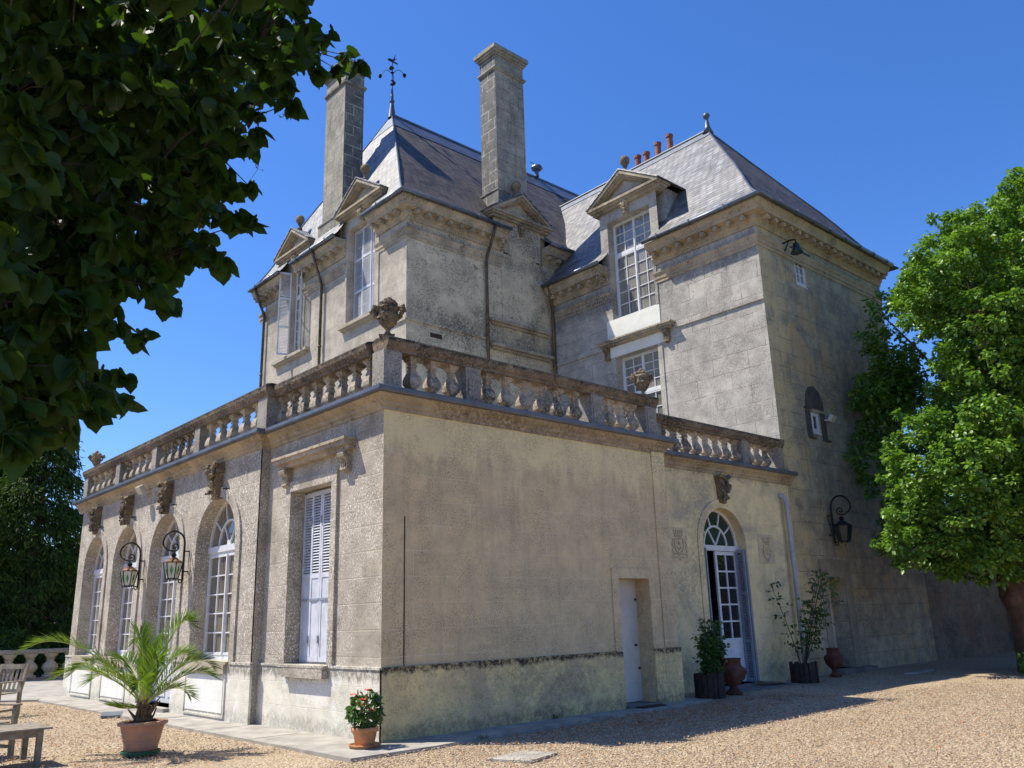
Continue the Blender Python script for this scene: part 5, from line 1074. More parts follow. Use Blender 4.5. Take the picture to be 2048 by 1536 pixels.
CL_DEEP = "-530,-628,409,9 -631,-682,338,6 -601,-648,281,7 -553,-600,479,9 -542,-624,480,9 -569,-615,329,8 -631,-635,458,7 -635,-670,289,6 -623,-625,348,7 -516,-605,478,9 -647,-674,377,6 -604,-671,259,6 -643,-678,400,6 -516,-626,502,9 -581,-632,443,8 -625,-665,394,7 -632,-680,368,6 -504,-630,486,9 -538,-623,384,8 -538,-602,453,9 -594,-632,373,8 -589,-651,305,7 -481,-604,538,10 -615,-629,300,7 -498,-613,564,10 -582,-643,472,8 -572,-639,410,8 -604,-629,421,8 -625,-693,238,6 -646,-673,357,6 -643,-686,308,6 -621,-646,459,7 -620,-652,320,7 -599,-630,446,8 -606,-670,301,7 -489,-588,492,10 -589,-622,483,8 -561,-633,353,8 -620,-675,340,6 -634,-693,230,6 -573,-637,371,8 -589,-619,341,8 -592,-616,421,8 -649,-662,419,7 -523,-636,519,9 -574,-632,499,8 -587,-629,358,8 -605,-663,331,7 -604,-630,327,7 -609,-662,291,7 -620,-680,295,6 -522,-613,385,9 -626,-678,260,6 -636,-647,285,6 -595,-637,387,8 -636,-682,258,6 -564,-618,342,8 -574,-625,435,8 -608,-630,404,8 -565,-636,392,8 -599,-625,260,7 -562,-645,374,8 -541,-607,524,9 -633,-670,305,6 -561,-604,494,9 -628,-629,430,7 -634,-669,359,6 -471,-609,510,10 -584,-623,285,7 -648,-634,413,7 -627,-662,424,7 -617,-667,332,7 -653,-644,418,7 -517,-615,445,9 -577,-614,394,8 -589,-619,255,7 -587,-605,445,8 -545,-625,396,8 -552,-597,457,9 -642,-646,343,7 -538,-622,353,8 -547,-602,542,9 -619,-684,265,6 -618,-672,254,6 -618,-626,388,7 -543,-611,465,9 -481,-622,559,10 -578,-607,274,8 -633,-702,243,5 -530,-625,536,9 -512,-597,414,9 -588,-649,319,7 -581,-642,346,7 -486,-592,562,10 -640,-690,336,6 -581,-626,402,8 -556,-638,330,8 -549,-622,422,8 -646,-638,454,7 -603,-629,481,8 -612,-645,369,7 -450,-590,547,11 -589,-630,459,8 -635,-650,393,7 -632,-698,266,6 -525,-608,458,9 -550,-615,497,9 -614,-685,234,6 -626,-657,301,6 -610,-619,457,8 -658,-656,439,7 -586,-617,507,9 -539,-590,386,9 -529,-619,513,9 -615,-644,423,7 -520,-606,496,9 -640,-652,308,6 -595,-652,291,7 -513,-621,427,9 -604,-643,453,8 -579,-615,424,8 -638,-635,413,7 -535,-627,424,9 -612,-667,370,7 -574,-637,264,7 -600,-621,364,8 -477,-600,492,10 -565,-638,490,8 -566,-515,462,10 -529,-503,425,10 -622,-579,278,7 -608,-532,342,9 -629,-532,506,9 -541,-529,460,10 -533,-497,503,11 -604,-548,260,8 -553,-517,379,10 -623,-518,538,10 -514,-512,426,10 -601,-544,485,9 -596,-554,438,9 -590,-529,387,9 -519,-530,573,11 -555,-495,368,10 -508,-500,487,11 -549,-521,529,10 -444,-520,624,12 -615,-534,419,9 -493,-531,500,11 -579,-546,562,10 -606,-565,492,9 -570,-554,458,9 -539,-535,553,10 -560,-503,285,9 -563,-551,419,9 -572,-512,498,10 -606,-559,445,9 -580,-510,348,9 -640,-541,448,9 -628,-575,461,8 -597,-516,328,9 -540,-513,372,10 -613,-551,428,9 -534,-515,597,11 -624,-559,361,8 -634,-572,394,8 -519,-508,555,11 -456,-534,567,12 -462,-513,561,12 -592,-506,372,9 -638,-540,481,9 -632,-539,435,9 -587,-554,524,9 -477,-535,592,11 -513,-491,393,11 -534,-523,509,10 -568,-525,340,9 -599,-565,278,8 -613,-546,378,8 -603,-518,286,9 -610,-517,312,9 -555,-520,506,10 -508,-509,521,11 -482,-538,622,11 -621,-535,401,9 -497,-539,454,10 -597,-564,393,9 -622,-548,327,8 -610,-547,524,9 -565,-545,523,10 -576,-542,498,10 -580,-536,277,9 -602,-559,411,9 -648,-556,489,8 -520,-539,432,10 -494,-537,532,11 -577,-507,367,9 -587,-512,307,9 -431,-547,575,12 -574,-531,311,9 -625,-519,468,9 -639,-558,515,9 -558,-532,299,9 -625,-575,334,8 -508,-548,597,11 -512,-541,400,10 -549,-507,425,10 -470,-512,530,11 -567,-500,448,10 -614,-559,533,9 -632,-547,377,8 -571,-528,376,9 -527,-505,447,10 -467,-499,508,12 -497,-546,564,11 -607,-542,399,9 -503,-534,548,11 -558,-504,573,11 -531,-494,404,10 -619,-558,257,8 -493,-521,439,11 -576,-549,398,9 -564,-554,384,9 -596,-542,554,10 -581,-536,292,9 -444,-514,653,12 -515,-516,608,11 -513,-489,416,11 -553,-524,592,11 -581,-515,327,9 -615,-517,523,10 -451,-539,545,11 -470,-519,581,12 -615,-542,474,9 -583,-519,527,10 -508,-518,538,11 -610,-543,357,8 -624,-550,309,8 -590,-524,483,10 -648,-523,533,9 -583,-536,464,9 -438,-522,601,12 -524,-530,484,10 -588,-526,268,9 -430,-526,663,12 -604,-465,275,9 -445,-441,554,13 -542,-413,434,11 -491,-394,510,13 -435,-454,709,14 -607,-448,360,10 -590,-407,404,11 -458,-436,514,13 -548,-398,392,11 -586,-451,303,10 -529,-393,327,11 -555,-423,521,12 -489,-438,544,12 -413,-450,618,13 -518,-398,542,12 -470,-399,533,13 -462,-430,664,13 -607,-437,409,10 -559,-419,590,12 -510,-445,581,12 -542,-408,498,12 -581,-449,323,10 -558,-412,309,11 -481,-428,479,12 -617,-437,476,10 -599,-458,315,10 -491,-425,645,13 -631,-460,561,10 -575,-430,483,11 -520,-392,472,12 -536,-433,646,12 -628,-447,602,11 -595,-456,451,10 -404,-442,737,14 -527,-415,632,13 -411,-428,691,14 -594,-430,566,11 -596,-441,511,11 -588,-434,536,11 -609,-405,529,11 -551,-389,418,12 -630,-466,472,10 -532,-390,379,12 -592,-437,358,10 -619,-423,557,11 -474,-444,672,13 -575,-423,288,10 -565,-403,555,12 -573,-452,594,11 -540,-436,565,12 -545,-403,461,12 -554,-397,347,11 -512,-440,433,11 -516,-444,670,12 -446,-440,641,13 -515,-401,516,12 -625,-448,442,10 -571,-411,392,11 -435,-426,612,13 -611,-432,536,11 -467,-422,457,12 -460,-423,599,13 -575,-422,456,11 -631,-453,514,10 -614,-427,577,11 -489,-430,433,12 -512,-422,564,12 -386,-446,665,14 -607,-403,447,11 -539,-423,404,11 -507,-418,661,13 -548,-416,623,12 -607,-461,297,9 -512,-425,471,12 -454,-430,621,13 -596,-445,423,10 -479,-418,631,13 -484,-402,469,12 -520,-421,419,11 -446,-450,681,13 -600,-441,612,11 -581,-417,421,11 -568,-406,577,12 -634,-427,556,11 -470,-435,535,13 -618,-449,390,10 -483,-404,593,13 -539,-443,535,12 -573,-437,642,12 -642,-415,607,11 -521,-424,606,12 -563,-402,445,11 -497,-460,667,12 -614,-462,575,11 -606,-400,347,10 -532,-430,474,12 -581,-437,505,11 -565,-435,363,10 -601,-429,479,11 -507,-442,515,12 -593,-442,588,11 -569,-396,356,11 -456,-412,581,13 -429,-457,629,13 -519,-397,399,12 -533,-394,347,11 -599,-403,513,11 -594,-434,341,10 -456,-433,711,14 -553,-414,647,12 -550,-423,554,12 -618,-408,427,11 -547,-415,673,13 -553,-401,484,12 -577,-414,596,12 -604,-404,468,11 -602,-398,396,11 -541,-419,601,12 -450,-396,512,13 -514,-411,325,11 -561,-327,437,12 -615,-316,550,12 -494,-354,700,14 -609,-307,519,12 -371,-377,697,15 -542,-344,674,14 -623,-315,669,13 -559,-323,525,13 -586,-315,446,12 -529,-325,637,14 -500,-326,451,13 -567,-330,388,12 -390,-359,765,16 -586,-307,525,13 -562,-323,728,14 -546,-321,388,12 -605,-298,596,13 -576,-337,538,13 -398,-331,711,16 -564,-280,433,13 -430,-299,559,15 -427,-288,518,15 -569,-315,590,13 -571,-316,314,12 -485,-327,767,15 -552,-304,370,12 -426,-321,609,15 -432,-337,652,15 -511,-283,418,13 -502,-320,662,14 -466,-314,666,15 -508,-286,496,14 -537,-305,419,13 -607,-299,639,13 -526,-322,355,12 -527,-334,572,13 -496,-327,584,14 -521,-354,688,14 -593,-310,376,12 -571,-318,656,13 -600,-342,394,11 -476,-346,612,14 -578,-305,490,13 -540,-299,619,14 -507,-291,523,14 -422,-343,731,15 -529,-293,483,13 -580,-302,620,13 -576,-304,350,12 -535,-275,345,13 -385,-361,729,16 -533,-316,445,13 -604,-317,689,13 -452,-350,696,15 -575,-352,669,13 -507,-361,667,14 -492,-304,548,14 -538,-327,518,13 -441,-357,772,15 -480,-296,516,14 -601,-339,480,12 -550,-299,320,12 -501,-304,642,14 -585,-291,584,13 -471,-299,573,15 -553,-328,654,14 -451,-347,744,15 -601,-298,460,12 -513,-339,546,13 -443,-298,590,15 -404,-323,657,15 -457,-295,482,14 -496,-276,445,14 -622,-297,601,13 -550,-309,497,13 -373,-365,810,16 -596,-327,420,12 -466,-322,516,14 -536,-332,732,14 -631,-340,620,12 -423,-364,749,15 -511,-340,738,14 -554,-348,562,13 -590,-327,637,13 -626,-313,698,13 -383,-352,684,15 -586,-312,715,14 -586,-301,329,12 -454,-350,610,14 -424,-330,568,15 -496,-294,359,13 -341,-370,731,16 -441,-345,673,15 -526,-346,664,14 -527,-330,331,12 -406,-336,610,15 -561,-304,338,12 -594,-353,644,13 -482,-343,669,14 -563,-334,460,12 -557,-349,536,13 -564,-297,643,14 -474,-337,579,14 -463,-334,777,15 -524,-304,385,13 -575,-315,374,12 -527,-299,505,13 -595,-289,562,13 -406,-377,781,15 -529,-323,544,13 -610,-315,655,13 -552,-321,709,14 -485,-282,495,14 -568,-323,501,13 -588,-335,302,11 -592,-291,356,12 -478,-359,686,14 -526,-192,367,14 -545,-184,435,14 -393,-268,801,17 -337,-290,804,17 -499,-195,376,15 -420,-195,536,16 -589,-195,522,14 -609,-202,703,15 -374,-227,742,17 -508,-241,683,15 -489,-206,743,16 -514,-193,531,15 -577,-179,574,15 -501,-223,648,16 -386,-266,865,17 -426,-231,804,17 -468,-257,811,16 -544,-204,589,15 -577,-190,424,14 -431,-216,718,17 -589,-171,495,14 -573,-192,335,14 -506,-250,770,16 -375,-209,625,17 -346,-300,831,17 -523,-209,428,14 -475,-227,769,16 -445,-261,745,16 -403,-226,786,17 -334,-238,763,18 -475,-179,484,16 -584,-181,452,14 -562,-225,520,14 -530,-236,805,16 -554,-210,502,14 -515,-191,397,15 -510,-214,594,15 -466,-247,716,16 -464,-204,526,16 -596,-200,589,14 -554,-206,783,16 -543,-225,693,15 -486,-231,675,16 -486,-233,534,15 -463,-232,591,16 -571,-198,395,14 -569,-206,601,15 -480,-210,637,16 -411,-200,617,17 -587,-228,664,15 -598,-192,646,15 -546,-166,411,15 -589,-226,773,15 -419,-229,558,16 -624,-247,746,14 -568,-232,653,15 -604,-219,546,14 -431,-260,847,17 -347,-262,791,18 -402,-222,664,17 -523,-195,625,16 -359,-233,682,17 -574,-212,363,13 -578,-211,748,15 -576,-209,635,15 -552,-202,457,14 -549,-162,355,14 -412,-243,829,17 -371,-219,713,17 -459,-231,688,16 -521,-227,488,14 -531,-197,680,16 -618,-236,654,14 -544,-228,476,14 -578,-201,712,15 -414,-207,700,17 -514,-189,476,15 -456,-205,561,16 -550,-221,739,15 -341,-307,864,17 -464,-249,620,15 -525,-223,562,15 -488,-174,442,15 -474,-177,516,16 -545,-190,634,15 -469,-161,397,15 -527,-235,755,16 -408,-240,739,17 -428,-201,637,17 -614,-202,748,15 -356,-272,871,18 -482,-205,579,16 -485,-213,606,16 -528,-155,344,15 -549,-233,547,14 -626,-227,703,14 -574,-225,482,14 -381,-245,773,17 -523,-199,738,16 -306,-294,792,18 -492,-183,410,15 -551,-205,816,16 -609,-229,596,14 -501,-239,813,16 -503,-210,555,15 -363,-273,818,17 -444,-209,510,16 -471,-232,655,16 -548,-160,386,14 -433,-196,595,16 -601,-225,718,15 -334,-288,758,17 -462,-254,780,16 -390,-211,589,17 -578,-226,458,14 -510,-206,347,14"
CL_SHADE = "-605,-723,472,13 -689,-723,429,11 -679,-776,427,10 -719,-748,439,10 -670,-700,417,12 -619,-752,534,13 -590,-852,427,10 -642,-767,412,11 -735,-614,489,13 -571,-758,474,13 -635,-826,403,9 -640,-695,424,13 -661,-644,505,14 -739,-705,494,11 -587,-757,507,13 -745,-537,475,15 -665,-689,558,14 -701,-746,477,10 -643,-750,465,12 -578,-815,546,12 -619,-833,466,10 -603,-776,388,11 -746,-631,446,12 -686,-685,580,14 -703,-746,370,9 -701,-677,497,13 -735,-617,618,15 -546,-734,451,14 -770,-551,567,15 -619,-721,420,13 -638,-706,591,14 -691,-624,442,14 -544,-769,496,14 -722,-667,483,12 -668,-801,466,10 -592,-817,491,11 -522,-656,807,21 -552,-506,606,22 -626,-449,634,22 -567,-498,673,22 -784,-392,636,20 -501,-633,575,19 -612,-569,633,19 -680,-407,753,23 -804,-403,757,20 -566,-558,826,22 -646,-557,722,19 -772,-414,714,20 -664,-590,731,18 -795,-255,633,23 -574,-650,652,18 -709,-491,604,18 -538,-616,625,19 -745,-349,600,21 -708,-475,781,21 -516,-661,700,19 -653,-524,614,19 -742,-370,769,23 -616,-494,887,23 -737,-453,591,19 -648,-539,673,19 -776,-457,763,19 -803,-387,688,20 -682,-425,631,21 -498,-629,662,20 -604,-538,766,21 -751,-398,819,22 -524,-563,605,21 -570,-550,701,21 -701,-353,621,22 -679,-475,755,21 -651,-397,616,22 -430,-432,852,29 -828,-173,919,27 -488,-372,769,29 -521,-380,1112,31 -508,-344,982,31 -747,-233,1064,29 -430,-431,975,31 -836,-11,932,31 -692,-155,779,30 -569,-274,797,30 -750,-227,911,28 -671,-333,995,28 -418,-482,1125,31 -731,-245,814,27 -613,-348,816,27 -753,-189,751,27 -426,-442,741,28 -837,-125,1065,30 -670,-259,969,29 -422,-490,1003,29 -807,-149,720,26 -583,-381,970,28 -635,-143,871,32 -590,-329,1132,31 -506,-358,852,29 -682,-288,804,27 -463,-402,1069,31 -378,-447,930,31 -611,-369,887,27 -881,-118,1093,29 -801,-50,989,32 -778,-205,1005,28 -552,-307,924,30 -724,-181,1045,31"
